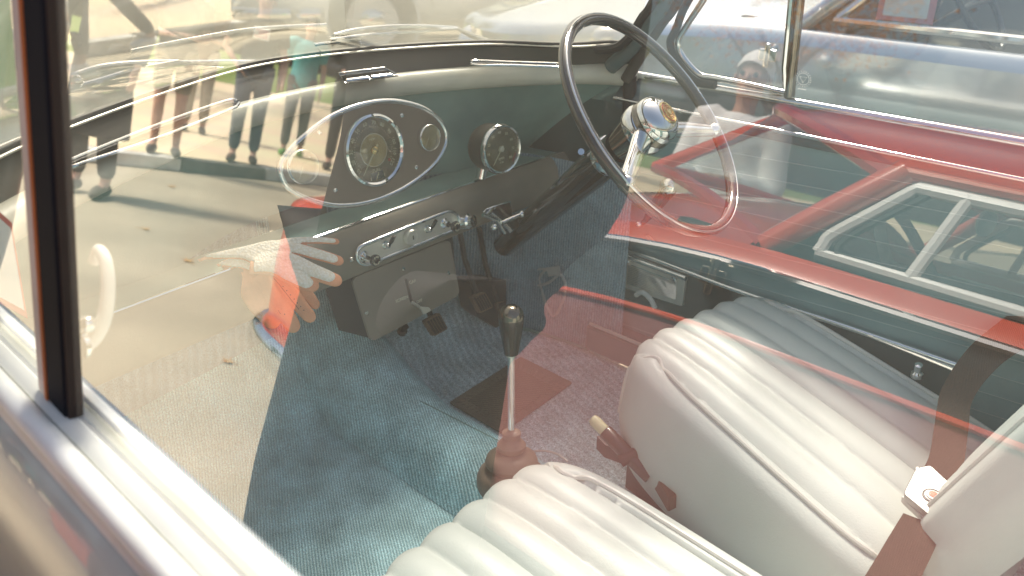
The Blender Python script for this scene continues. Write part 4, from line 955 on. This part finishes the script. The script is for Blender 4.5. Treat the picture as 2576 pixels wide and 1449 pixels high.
        f2 = B('window_frame', MB().tube([sw_(xB-.05,.07), sw_(xB-.09,.90), sw_(xCt+.12,.90), sw_(lerp(xC,xCt,.3)+.12,.3), sw_(xC+.14,.07)], .0115, 8, closed=True), nose['wf'])
        B('side_window', MB().poly([sw_(xB-.05,.07), sw_(xB-.09,.90), sw_(xCt+.12,.90), sw_(xC+.14,.07)]), 'cabin_glass', f2)
        # door shut lines, hinges, handle
        W = w(xA)
        if p.get('gap',1): B('door_gap', MB().tube([V((xA+.04, sg*(hw+.0075), p['sill']+.12)), V((xA+.045, sg*(hw+.0055), wz*.7)), V((xA+.03, sg*(hw-.006), wz-.06)), V((xA, sg*(hw-.045), wz+.002))], .0045, 6).tube([V((xB-.02, sg*(hw+.0075), p['sill']+.12)), V((xB, sg*(hw-.004), wz-.05))], .0045, 6), 'black_plastic')
        hd = B('door_handle', MB().tube(smooth([V((xB+.20,sg*(hw+.006),wz-.075)),V((xB+.18,sg*(hw+.03),wz-.07)),V((xB+.08,sg*(hw+.034),wz-.068)),V((xB+.035,sg*(hw+.012),wz-.07))],5), .010, 10), 'chrome')
        B('handle_button', MB().ball(V((xB+.045,sg*(hw+.012),wz-.075)), .016, 12), 'chrome', hd)
        B('door_hinge', MB().box(V((xA+.045,sg*(hw+.004),wz-.075)), (.055,.03,.035)).tube([V((xA+.045,sg*(hw+.018),wz-.11)),V((xA+.045,sg*(hw+.018),wz-.04))], .010, 8), nose.get('hinge','chrome'), bevel=.004)
    # inside
    im = p.get('trim', 'cabin_trim')
    B('cabin_floor', MB().grid([[V((x,y,.42)) for y in (-wbase,0,wbase)] for x in (xC,xB,xA+.1)]), 'cabin_dark')
    for x0 in ((xB+.08), (xC+.38)):
        for y0 in ((-.33,.33) if x0 > xB else (0,)):
            wd = .25 if x0 > xB else .58
            bk_ = MB().grid([[V((x0-.02-.12*k+dx, y0+wd*a, .58+(wz+.10-.58)*k)) for a, dx in ((-1,-.05),(-.9,.02),(-.3,.03),(.3,.03),(.9,.02),(1,-.05),(.9,-.12),(-.9,-.12))] for k in (0,.3,.6,.85,.97)]+[[V((x0-.15,y0+wd*a*.8,wz+.13)) for a in (-1,-.9,-.3,.3,.9,1,.9,-.9)]], cu=True)
            s_ = B('cabin_seat', bk_, im); B('seat_cushion', MB().prism(rounded3([V((x0,y0-wd,.46)),V((x0+.46,y0-wd,.46)),V((x0+.46,y0+wd,.46)),V((x0,y0+wd,.46))],.15), (0,0,.13)), im, s_, bevel=.03)
    B('dashboard', MB().prism([V((xA+.02,-wbase+.02,wz-.22)),V((xA+.02,wbase-.02,wz-.22)),V((xA+.12,wbase-.02,wz+.01)),V((xA+.12,-wbase+.02,wz+.01))], (.1,0,0)), p.get('dash','cabin_dark'), bevel=.02)
    wcx = V((xA-.22, -.33, wz-.02)); wnx = V((-.8,0,.6))
    ua = V((0,1,0)); ub = wnx.cross(ua)
    s2 = B('steering_wheel', MB().tube([wcx+(ua*math.cos(t)+ub*math.sin(t))*.19 for t in [2*PI*i/40 for i in range(40)]], .012, 8, closed=True), p.get('swc','black_gloss'))
    B('wheel_spoke', MB().tube([wcx-ua*.19,wcx+ua*.19], .01, 8).tube([wcx, wcx-wnx*.3], .02, 8), 'black_plastic', s2)
    B('mirror', MB().ball(V((xAt-.06,0,gz-.05)), .05, 12, (.35,1.9,.7)), 'black_plastic')
    return root
def rounded3(pts, r=.2, k=4):
    out = []; n = len(pts)
    for i in range(n):
        p = pts[i]; p0 = p+(pts[i-1]-p)*r; p1 = p+(pts[(i+1) % n]-p)*r
        for j in range(k+1): t = j/k; out.append(p0.lerp(p,t).lerp(p.lerp(p1,t),t))
    return out
M['lamp'] = mat('lamp_glass', (.75,.75,.72), .05, 0, 1)
M['tyre'] = mat('tyre', (.025,.024,.022), .75, var=.2)
M['cabin_glass'] = glass('cabin_glass', (.93,.95,.93), .07)
M['cabin_trim'] = mat('cabin_trim', (.62,.60,.50), .6, var=.1)
M['cabin_dark'] = mat('cabin_dark', (.05,.05,.05), .7)
red = paint('red_paint', (.72,.085,.035), .28); redd = paint('red_lower_paint', (.46,.185,.18), .4); dkt = paint('flank_shade', (.055,.075,.08), .3)  # dark flank tone is shade and dark reflection painted onto a red car
wht = paint('white_paint', (.95,.94,.91), .3); blu = paint('sky_sheen_paint', (.72,.77,.81), .10, .6); blk = paint('dark_lower_paint', (.06,.075,.08), .2, .3)  # silver blue is sky reflection painted onto a dark car
frd = paint('red_frame', (.55,.04,.03), .35)
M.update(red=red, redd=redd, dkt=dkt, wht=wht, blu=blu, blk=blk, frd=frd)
YR = 1.75; HW = .74
saloon('red_saloon', 'glossy red saloon with chrome window frames parked alongside, mirrored in the side window', (0, YR+HW, 0), 0, dict(
  hw=HW, waist=1.075, gutter=1.27, roof=1.40, hwr=.61, nose=2.08, tail=-2.2, xA=.56, xAt=.37, xB=-.40, xC=-1.30, xCt=-1.05, sv=.48, svb=1.36, vp=1.0, nosez=.80, tailz=.86, sill=.20, wf=1.36, wr=-1.35, wrad=.30, bump=.33, nt=.12, crown=.10, ql=.19,
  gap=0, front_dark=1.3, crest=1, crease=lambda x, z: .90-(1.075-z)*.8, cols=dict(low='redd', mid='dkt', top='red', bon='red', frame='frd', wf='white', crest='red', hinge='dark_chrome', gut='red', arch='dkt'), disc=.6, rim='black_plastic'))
saloon('dark_saloon', 'dark saloon painted with a silver blue sky sheen, standing close beyond the far door, chrome framed quarter window', (0,-2.30,0), 0, dict(
  hw=.80, waist=.90, gutter=1.30, roof=1.42, hwr=.60, nose=2.5, tail=-2.2, xA=.98, xAt=.55, xB=-.30, xC=-1.35, xCt=-.95, sv=.16, nosez=.78, tailz=.80, sill=.22, wf=1.75, wr=-1.4, wrad=.31, ql=.50, strip=0, barrel=.03,
  crease=lambda x, z: .50*z, cols=dict(low='blk', mid='blu', top='blu', bon='blu', frame='rubber', wf='chrome')))
wp_ = dict(hw=.75, waist=.98, gutter=1.42, roof=1.54, hwr=.60, nose=1.85, tail=-1.35, xA=.35, xAt=.20, xB=-.40, xC=-1.0, xCt=-.85, sv=.05, nosez=.90, tailz=.82, sill=.30, wf=.86, wr=-.78, wrad=.31, disc=.66, rim='white', strip=1,
  crease=lambda x, z: .58*z, cols=dict(low='wht', mid='wht', top='wht', bon='wht', frame='wht', wf='chrome'))
saloon('white_saloon', 'white vintage saloon side on ahead of the windscreen, white wheel discs', (5.05,-4.40,0), R(45), wp_, None)
saloon('white_saloon', 'white vintage saloon farther right behind the steering wheel rim', (5.6,-6.9,0), R(50), wp_, None)
# card in the window of the car alongside
c0 = V((.70,-1.60,.94)); cdo = empty('window_sign', c0, 'pink and white paper sign standing in the quarter window of the dark saloon', 'sign')
sr = V((-1,0,0)); su = V((.10,-.25,1)).normalized()
def SG(x, y, d=0): return c0+sr*x+su*y+sr.cross(su)*d
MB().prism([SG(-.075,0),SG(.075,0),SG(.075,.155),SG(-.075,.155)], sr.cross(su)*-.002).build('sign_board', 'pink_print', cdo, off=c0)
MB().prism([SG(-.058,.012,.001),SG(.058,.012,.001),SG(.058,.075,.001),SG(-.058,.075,.001)], sr.cross(su)*.0008).build('white_field', 'paper', cdo, off=c0)
tx = MB()
for x0, x1, y0, h in ((-.03,.03,.130,.014),(-.052,-.008,.096,.014),(.0,.05,.096,.014)): tx.prism([SG(x0,y0,.001),SG(x1,y0,.001),SG(x1-.004,y0+h,.001),SG(x0+.004,y0+h,.001)], sr.cross(su)*.0006)
tx.build('sign_lettering', 'paper', cdo, off=c0, recalc=False)
# ================================================================ people
def skin_obj(name, pts, edges, rad, m, parent, sub=1, vox=0):
    me = bpy.data.meshes.new(name); me.from_pydata([tuple(p) for p in pts], edges, []); me.materials.append(M[m] if isinstance(m, str) else m)
    o = bpy.data.objects.new(name, me); col.objects.link(o); o.parent = parent
    md = o.modifiers.new('skin', 'SKIN'); md.use_smooth_shade = True; md.branch_smoothing = .4
    sv = me.skin_vertices[0].data
    for i, r in enumerate(rad): sv[i].radius = r if isinstance(r, tuple) else (r, r)
    sv[0].use_root = True
    s = o.modifiers.new('sub', 'SUBSURF'); s.levels = sub; s.render_levels = sub
    if vox:
        rm = o.modifiers.new('remesh','REMESH'); rm.mode = 'VOXEL'; rm.voxel_size = vox; rm.use_smooth_shade = True
        s2 = o.modifiers.new('smooth','SMOOTH'); s2.iterations = 5; s2.factor = .5
    return o
def person(label, loc, rz, H, top, bottom, hair='hair_brown', skin='skin', shoes='shoe_dark', stride=.0, arms=None, shorts=False, sleeves='short', longhair=False, coat=False, group=None):
    root = empty('person', loc, label, 'person', rz, group); k = H/1.75
    v = lambda x, y, z: V((x,y,z))*k
    arms = arms or {}
    sh = {s: v(0,s*.185,1.42) for s in (1,-1)}
    el = {s: v(*arms.get(('e',s),(-.03,s*.235,1.14))) for s in (1,-1)}
    wr = {s: v(*arms.get(('w',s),(.05,s*.235,.89))) for s in (1,-1)}
    hip = {s: v(0,s*.09,.92) for s in (1,-1)}; an = {s: v(s*stride*.5-(.03 if stride else 0),s*.10,.09+(.05 if s < 0 and stride > .3 else 0)) for s in (1,-1)}
    kn = {s: hip[s].lerp(an[s],.5)+v(.05+.05*abs(stride),0,.01) for s in (1,-1)}
    toe = {s: an[s]+v(.15,s*.02,-.055) for s in (1,-1)}; heel = {s: an[s]+v(-.045,0,-.05) for s in (1,-1)}
    P_ = []; E_ = []; R_ = []
    def add(p, r, par=None):
        P_.append(p); R_.append((r[0]*k, r[1]*k) if isinstance(r, tuple) else r*k)
        if par is not None: E_.append((par, len(P_)-1))
        return len(P_)-1
    pel = add(v(0,0,.96),.12); spi = add(v(.01,0,1.14),.112,pel); che = add(v(0,0,1.33),.13,spi); nb = add(v(-.01,0,1.46),.058,che); nk = add(v(.005,0,1.53),.055,nb)
    hb_ = add(v(.02,0,1.585),.075,nk); hm_ = add(v(.015,0,1.66),.088,hb_); ht = add(v(.01,0,1.735),.058,hm_)
    for s in (1,-1):
        a = add(sh[s],.062,che); b = add(sh[s].lerp(el[s],.5),.048,a); c = add(el[s],.041,b); d = add(el[s].lerp(wr[s],.45),.038,c); e = add(wr[s],.026,d)
        dr = (wr[s]-el[s]).normalized(); sdv = V((1,0,0)); sdv = (sdv-dr*sdv.dot(dr)).normalized()
        pm = add(wr[s]+dr*.05*k,(.024),e); kn_ = add(wr[s]+dr*.085*k,.022,pm)
        for q, ln in ((-.030,.060),(-.011,.075),(.010,.080),(.030,.070)):
            f1 = add(wr[s]+dr*(.10*k)+sdv*q*k,.0095,kn_); add(wr[s]+dr*(.10+ln)*k+sdv*q*1.15*k+V((0,-s*.012,0))*k,.0075,f1)
        t1 = add(wr[s]+dr*.06*k+sdv*.042*k,.011,pm); add(wr[s]+dr*.10*k+sdv*.062*k,.0085,t1)
        a = add(hip[s],.092,pel); b = add(hip[s].lerp(kn[s],.5),.078,a); c = add(kn[s],.056,b); d = add(kn[s].lerp(an[s],.35),.056,c); e = add(an[s],.036,d); add(toe[s],.03,e)
    skin_obj('body', P_, E_, R_, skin, root, 1, .0065)
    def cloth(name, chain, m):
        idx = {}; pts = []; ed = []; rr = []
        for nm_, p, r, par in chain:
            idx[nm_] = len(pts); pts.append(p); rr.append(r*k if not isinstance(r, tuple) else (r[0]*k,r[1]*k))
            if par: ed.append((idx[par], idx[nm_]))
        return skin_obj(name, pts, ed, rr, m, root, 1, .013)
    tb = MB(); prof_ = [(.40,.21,.165),(.62,.205,.165)] if coat else [(.86,.165,.128)]
    prof_ += [(.95,.178,.140),(1.04,.168,.135),(1.14,.160,.128),(1.24,.172,.132),(1.34,.190,.132),(1.41,.178,.112),(1.455,.105,.078),(1.475,.075,.066)]
    rws = [[v(.004+b_*math.cos(t), a_*math.sin(t), z_) for t in [2*PI*i/28 for i in range(28)]] for z_, a_, b_ in prof_]
    tb.grid(rws, cu=True); tb.poly(rws[0]); tb.poly(rws[-1])
    for s in (1,-1):
        p0, p1, p2, p3 = sh[s].lerp(v(0,0,1.36),.35), sh[s], el[s], wr[s].lerp(el[s],.06)
        if sleeves == 'long': pa_ = smooth([p0,p1,p1.lerp(p2,.5),p2,p2.lerp(p3,.5),p3],3); n9 = len(pa_)
        else: pa_ = smooth([p0,p1,p1.lerp(p2,.35),p1.lerp(p2,.68)],3); n9 = len(pa_)
        tb.tube(pa_, [lerp(.085,.050 if sleeves == 'long' else .070,i/(n9-1))*k for i in range(n9)], 14)
    so_ = tb.build('jacket' if sleeves == 'long' else 'shirt', top, root, sharp=180)
    rm = so_.modifiers.new('remesh','REMESH'); rm.mode = 'VOXEL'; rm.voxel_size = .013; rm.use_smooth_shade = True
    s2 = so_.modifiers.new('smooth','SMOOTH'); s2.iterations = 4; s2.factor = .5
    ch = [('p',v(0,0,1.0),.135,None)]
    for s in (1,-1):
        ch += [('h%d'%s,hip[s]+v(0,s*.008,0),.104,'p'),('m%d'%s,hip[s].lerp(kn[s],.5),.092,'h%d'%s),('k%d'%s,kn[s].lerp(hip[s],.08 if shorts else 0),.078 if not shorts else .088,'m%d'%s)]
        if not shorts: ch += [('c%d'%s,kn[s].lerp(an[s],.45),.070,'k%d'%s),('n%d'%s,an[s]+v(0,0,.02),.062,'c%d'%s)]
    cloth('shorts' if shorts else 'trousers', ch, bottom)
    for s in (1,-1):
        skin_obj('shoe', [heel[s]+v(0,0,.01), an[s]+v(.05,0,-.04), toe[s]+v(0,0,.005), toe[s]+v(.06,0,.0)], [(0,1),(1,2),(2,3)], [.042*k,.048*k,.044*k,.03*k], shoes, root)
    hc = v(0,0,1.685); hr_ = MB(); rows = []
    for i in range(10):
        th = PI*.62*i/9; row = []
        for j in range(24):
            ph = 2*PI*j/24; fr_ = max(0, math.cos(ph)); tt = th*(1-.38*fr_)
            q = V((math.sin(tt)*math.cos(ph)*.103, math.sin(tt)*math.sin(ph)*.092, math.cos(tt)*.105))*k
            q *= 1+.06*mnoise.noise(q*40); row.append(hc+q)
        rows.append(row)
    hr_.grid(rows, cu=True); hr_.build('hair', hair, root, sharp=180)
    if longhair:
        MB().tube([hc+v(-.06,0,.03), hc+v(-.10,0,-.10), hc+v(-.10,0,-.28), hc+v(-.08,0,-.42)], [.05*k,.095*k,.09*k,.03*k], 14, flat=.6, up=(1,0,0)).build('long_hair', hair, root, sharp=180)
    f = MB(); f.tube([v(.095,0,1.665), v(.118,0,1.625), v(.095,0,1.612)], [.008*k,.016*k,.010*k], 8); f.build('nose', skin, root, sharp=180)
    for s in (1,-1):
        MB().ball(v(.088,s*.034,1.662), .0125*k, 10).build('eye', 'eye', root); MB().ball(v(.01,s*.092,1.64), .026*k, 10, (.6,.35,1.1)).build('ear', skin, root)
    MB().tube([v(.088,-.025,1.575), v(.100,0,1.572), v(.088,.025,1.575)], .006*k, 6).build('mouth', 'lips', root)
    return root, k
for n_, c in dict(skin=(.55,.33,.24), cl_black=(.025,.024,.024), cl_grey=(.16,.15,.14), cl_dark=(.045,.04,.042), cl_denim=(.07,.09,.12), cl_turq=(.10,.42,.42), cl_khaki=(.30,.26,.19), cl_white=(.92,.91,.88), cl_orange=(.70,.13,.04), cl_brown=(.14,.08,.055), cl_green=(.16,.36,.08), cl_stone=(.45,.42,.36), cl_pink=(.55,.28,.26), hair_brown=(.07,.045,.03), hair_dark=(.02,.016,.014), hair_white=(.90,.89,.85), hair_red=(.30,.14,.08), shoe_dark=(.04,.028,.022), shoe_white=(.78,.77,.74), eye=(.03,.025,.02), lips=(.40,.14,.12)).items():
    M[n_] = mat(n_, c, .75 if n_[:2] in ('cl','sh') else .55, var=.12, vs=14, bump=.3 if n_[:2] == 'cl' else 0, bs=60)
toward = lambda x, y: math.atan2(.6-y, .4-x)
def hands_front(): return {('e',1):(.02,.25,1.13),('w',1):(.24,.10,1.12),('e',-1):(.02,-.25,1.13),('w',-1):(.24,-.08,1.14)}
def hip_hand(): return {('e',1):(-.10,.33,1.14),('w',1):(.03,.19,.98),('e',-1):(-.02,-.25,1.14),('w',-1):(.08,-.24,.90)}
def px_ground(px, py): return Z(px, py, 0)
# mirrored in the side glass: the group on the kerb
pa, k_ = person('person in black t-shirt with a printed chest badge standing on the kerb', (7.25,4.85,.12), toward(7.25,4.85), 1.72, 'cl_black','cl_denim', hair='hair_brown', shoes='cl_brown', arms=hip_hand(), stride=.12)
MB().prism([V((.137,-.075,1.24)),V((.137,.075,1.24)),V((.128,.075,1.36)),V((.128,-.075,1.36))], (.004,0,0)).build('chest_print', 'paper', pa)
bp_ = MB(); 
for i in range(3): bp_.prism([V((.1415-.003*i,-.06,1.26+.03*i)),V((.1415-.003*i,.06-.03*(i % 2),1.26+.03*i)),V((.1405-.003*i,.06-.03*(i % 2),1.272+.03*i)),V((.1405-.003*i,-.06,1.272+.03*i))], (.002,0,0))
bp_.build('print_marks','pink_print',pa)
person('person in grey shorts and white trainers beside a white stripe of the kerb', (7.2,4.0,.12), toward(8,4.5), 1.70, 'cl_dark','cl_khaki', shorts=True, shoes='cl_dark', arms=hands_front(), hair='hair_dark')
person('person in turquoise shirt with one bare arm hanging, behind the kerb group', (8.3,6.15,.12), toward(9.4,7.0), 1.66, 'cl_turq','cl_grey', shoes='cl_green', hair='hair_dark', stride=.2)
person('person in dark jacket carrying an orange coat', (7.5,6.25,.12), toward(8.3,7.1), 1.78, 'cl_black','cl_black', sleeves='long', arms=hands_front(), hair='hair_brown', stride=.15)
person('person in bright orange top bending beside the kerb, small', (7.2,6.45,.12), toward(8,7.4)+.6, 1.12, 'cl_orange','cl_black', hair='hair_red', shoes='shoe_white', arms=hands_front())
person('person in long black coat standing near the left end of the kerb', (5.7,2.75,0), toward(6.3,3.0)+.5, 1.85, 'cl_black','cl_black', sleeves='long', coat=True, hair='hair_dark', arms={('e',1):(.06,.27,1.15),('w',1):(.22,.18,.95)})
person('person in brown shirt and stone trousers farther along the pavement', (9.3,5.4,.12), toward(10,6.6), 1.74, 'cl_brown','cl_stone', arms=hands_front(), hair='hair_brown')
# seen directly through the windscreen
def walker(px, py, lab, ang_, H, **kw):
    g = px_ground(px, py); return person(lab, (g.x,g.y,.12 if g.x > 7.05 else 0), ang_, H, **kw)
walker(300,160,'person striding in black trousers and white trainers ahead of the bonnet', R(100), 1.80, top='cl_dark', bottom='cl_black', stride=.75, sleeves='long', shoes='shoe_white')
walker(140,120,'person in white trousers and white shoes beyond the pillar', R(70), 1.68, top='cl_grey', bottom='cl_white', shoes='shoe_white', stride=.3)
walker(480,20,'person in khaki shorts far ahead on the orange paving', R(200), 1.72, top='cl_turq', bottom='cl_khaki', shorts=True, stride=.2)
# people between and behind the cars on this side
person('person with white hair and pale fleece standing beyond the red saloon roof', (1.74,4.15,0), R(-95), 1.76, 'cl_white','cl_stone', hair='hair_white', sleeves='long', arms=hands_front())
person('person with long brown hair in a long dark coat standing close to the near door', (.79,1.14,0), R(-90), 1.72, 'cl_black','cl_dark', hair='hair_brown', arms={('e',1):(-.07,.205,1.15),('w',1):(-.14,.08,1.0),('e',-1):(-.07,-.205,1.15),('w',-1):(-.14,-.08,.99)}, longhair=True, sleeves='long', coat=True)
person('person with long reddish hair and pink top beside the red saloon door', (-.22,1.42,0), R(-75), 1.60, 'cl_pink','cl_dark', hair='hair_red', longhair=True, sleeves='long', arms=hands_front())

# banner seen through the small front quarter window
b0g = X(-40,150,4.4); bq_ = [X(-60,-260,4.4),X(8,-200,4.4),X(24,0,4.4),X(44,215,4.4),X(20,232,4.4),X(-60,190,4.4)]
bp0 = V((4.4, b0g.y+.02, 0)); bnr = empty('banner', bp0, 'green fabric banner standing on the road left of the window pillar', 'banner')
MB().prism(bq_, (.006,0,0)).build('banner_cloth', mat('green_cloth', (.16,.50,.08), .7), bnr, off=bp0)
MB().tube([bp0, V((4.41, bp0.y, max(q.z for q in bq_)))], .014, 8).build('banner_pole', 'brushed', bnr, off=bp0)
MB().lathe([(.20,0),(.20,.03),(.04,.06),(.02,.10)], bp0, (0,0,1), 20).build('banner_foot', 'black_plastic', bnr, off=bp0)
# ================================================================ ground
def ground(name, pts, m, z, kind='structure', lab=None):
    o = MB().poly([V((a,b,z)) for a,b in pts]).build(name, m, None); o['kind'] = kind
    return o
asph = mat('asphalt', (.45,.385,.27), .85, var=.12, vs=1.2, bump=.5, bs=180, det=8)
M['asphalt'] = asph
ground('road', [(-150,-150),(7.0,-150),(7.0,150),(-150,150)], 'asphalt', 0)
M['paving'] = mat('paving', (.90,.66,.46), .85, var=.25, vs=.9, bump=.4, bs=30, c2=(.86,.76,.48), det=8)
ground('pavement', [(7.16,-150),(24,-150),(24,150),(7.16,150)], 'paving', .12)
M['lawn'] = mat('lawn', (.16,.30,.05), .9, c2=(.30,.28,.07), vs=1.5, det=8)
ground('lawn', [(24,-150),(260,-150),(260,150),(24,150)], 'lawn', .10)
M['kerbw'] = mat('kerb_white', (.70,.68,.60), .7, var=.15); M['kerbd'] = mat('kerb_stone', (.17,.155,.125), .8, var=.2)
kb, kd = MB(), MB(); y = -40
while y < 60:
    (kb if int((y+40)/.9) % 2 else kd).prism([V((7.0,y,0)),V((7.0,y+.885,0)),V((7.0,y+.885,.12)),V((7.0,y,.12))], (.16,0,0)); y += .9
o = kb.build('kerb', 'kerbw', None, bevel=.012); o['kind'] = 'structure'; o = kd.build('kerb', 'kerbd', None, bevel=.012); o['kind'] = 'structure'
# fallen leaves on the road
M['leaf'] = mat('fallen_leaf', (.55,.27,.09), .7, c2=(.50,.36,.16), vs=20)
lm = None
def leafmesh():
    pts = []
    for i in range(20):
        a = 2*PI*i/20; r = .055*(1 if i % 4 == 0 else .62 if i % 2 == 0 else .42); pts.append(V((r*math.cos(a), r*math.sin(a), .006+.014*(i % 4 == 0))))
    b = MB(); b.v = [V((0,0,.004))]+pts; b.f = [(0,1+i,1+(i+1) % 20) for i in range(20)]; b.tube([V((0,0,.006)),V((-.09,.01,.008))], .0018, 5); return b
lf0 = leafmesh().build('fallen_leaf', 'leaf', None)
lr = random.Random(3); spots = [(4.73,2.7),(4.04,2.62),(2.62,2.05),(5.6,4.3),(6.4,4.9),(5.0,3.7),(7.0,5.2),(6.2,3.6),(5.6,-1.5),(6.4,-2.2),(6.0,.6)]
for i, (a, b) in enumerate(spots):
    o = lf0 if i == 0 else lf0.copy()
    if i: col.objects.link(o)
    o.location = (a, b, .002); o.rotation_euler = (lr.uniform(-.1,.1), lr.uniform(-.1,.1), lr.uniform(0,6)); s_ = lr.uniform(.5,.85); o.scale = (s_,s_,s_)
    tag(o, 'tan fallen maple leaf lying on the grey road', 'leaf', 'fallen leaves scattered on the road')
# ================================================================ trees and hedge that the glass and paint mirror
def leafmat(n, a, b): return mat(n, a, .6, c2=b, vs=2.2, det=6)
for i_, (a, b) in enumerate((((.50,.22,.04),(.30,.10,.03)),((.42,.32,.05),(.16,.18,.04)),((.10,.16,.035),(.20,.20,.05)))): M['leaves%d' % i_] = leafmat('crown_leaves_%d' % i_, a, b)
M['bark'] = mat('bark', (.10,.075,.055), .9, var=.3, vs=12, bump=.6, bs=30)
def tree(loc, H, rc, lm_, label, seed):
    r_ = random.Random(seed); root = empty('tree', loc, label, 'tree', 0, None)
    tm = MB(); top = V((r_.uniform(-.3,.3), r_.uniform(-.3,.3), H*.55)); tm.tube(smooth([V((0,0,-.1)), V((.05,.05,H*.25)), top],4), [lerp(.24,.13,i/8) for i in range(9)], 10)
    cl = []
    for i in range(9):
        a = 2*PI*i/9+r_.uniform(-.3,.3); e = V((math.cos(a)*rc*r_.uniform(.4,.85), math.sin(a)*rc*r_.uniform(.4,.85), H*r_.uniform(.5,.95))); s0_ = V((0,0,H*r_.uniform(.28,.5)))
        tm.tube([s0_, s0_.lerp(e,.5)+V((0,0,.2)), e], [.09,.06,.02], 7); cl.append(e)
        for q in range(3): cl.append(e+V((r_.gauss(0,.6), r_.gauss(0,.6), r_.gauss(0,.5))))
    tm.build('trunk','bark',root)
    lb = MB()
    for c in cl:
        for q in range(150):
            d = V((r_.gauss(0,1),r_.gauss(0,1),r_.gauss(0,.8)))*rc*.17; p = c+d; s_ = r_.uniform(.05,.10)
            u = V((r_.gauss(0,1),r_.gauss(0,1),r_.gauss(0,1))).normalized(); w_ = u.cross(V((r_.gauss(0,1),r_.gauss(0,1),r_.gauss(0,1)))).normalized()
            k = len(lb.v); lb.v += [p-u*s_, p+w_*s_*.5, p+u*s_, p-w_*s_*.5]; lb.f.append((k,k+1,k+2,k+3))
    lb.build('crown', lm_, root, recalc=False)
for i, (x, y, H, rc, l, lab) in enumerate(((19,6,8,3.0,'leaves0','orange autumn tree straight beyond the kerb group'),(22,14,10,3.6,'leaves1','yellow autumn tree left of the orange one'),(17,22,9,3.2,'leaves2','green leafy tree far along the pavement'),(10,24,10,3.8,'leaves0','rust coloured autumn tree behind the red saloon'),(-2,20,9,3.4,'leaves1','golden tree behind the tail of the red saloon'),(2,-17,9,3.4,'leaves0','orange autumn tree behind the dark saloon'),(-7,-15,10,3.8,'leaves1','yellow tree behind the tail of the dark saloon'),(20,-6,8,3.0,'leaves2','green tree beyond the white saloons'),(9,-20,9,3.6,'leaves1','tall golden tree at the far end of the road'))):
    tree((x,y,.1 if x > 14 else 0), H, rc, l, lab, 10+i)

# ================================================================ light
SUN_AZ = R(-57); SUN_EL = R(54)
sd = V((math.cos(SUN_AZ)*math.cos(SUN_EL), math.sin(SUN_AZ)*math.cos(SUN_EL), math.sin(SUN_EL)))
sl_ = bpy.data.lights.new('sun','SUN'); sl_.energy = 5.0; sl_.angle = R(12.0); sl_.color = (1,.945,.84)
so = bpy.data.objects.new('sun', sl_); col.objects.link(so); so.rotation_euler = (-sd).to_track_quat('-Z','Y').to_euler()
wd = bpy.data.worlds.new('World'); sc.world = wd; wd.use_nodes = True
nt_ = wd.node_tree; bg = nt_.nodes['Background']; sk = nt_.nodes.new('ShaderNodeTexSky'); sk.sky_type = 'NISHITA'; sk.sun_disc = False
sk.sun_elevation = SUN_EL; sk.sun_rotation = PI/2-SUN_AZ; sk.air_density = 1.3; sk.dust_density = 5.0; sk.ozone_density = .6
nt_.links.new(sk.outputs[0], bg.inputs[0]); bg.inputs[1].default_value = .15
sc.view_settings.view_transform = 'Standard'; sc.view_settings.look = 'None'; sc.view_settings.exposure = 0; sc.view_settings.gamma = 1
sc.cycles.max_bounces = 10; sc.cycles.transparent_max_bounces = 24; sc.cycles.glossy_bounces = 6; sc.cycles.diffuse_bounces = 4
sc.cycles.sample_clamp_indirect = 8; sc.cycles.use_denoising = True
sc.render.resolution_x = 1024; sc.render.resolution_y = 576
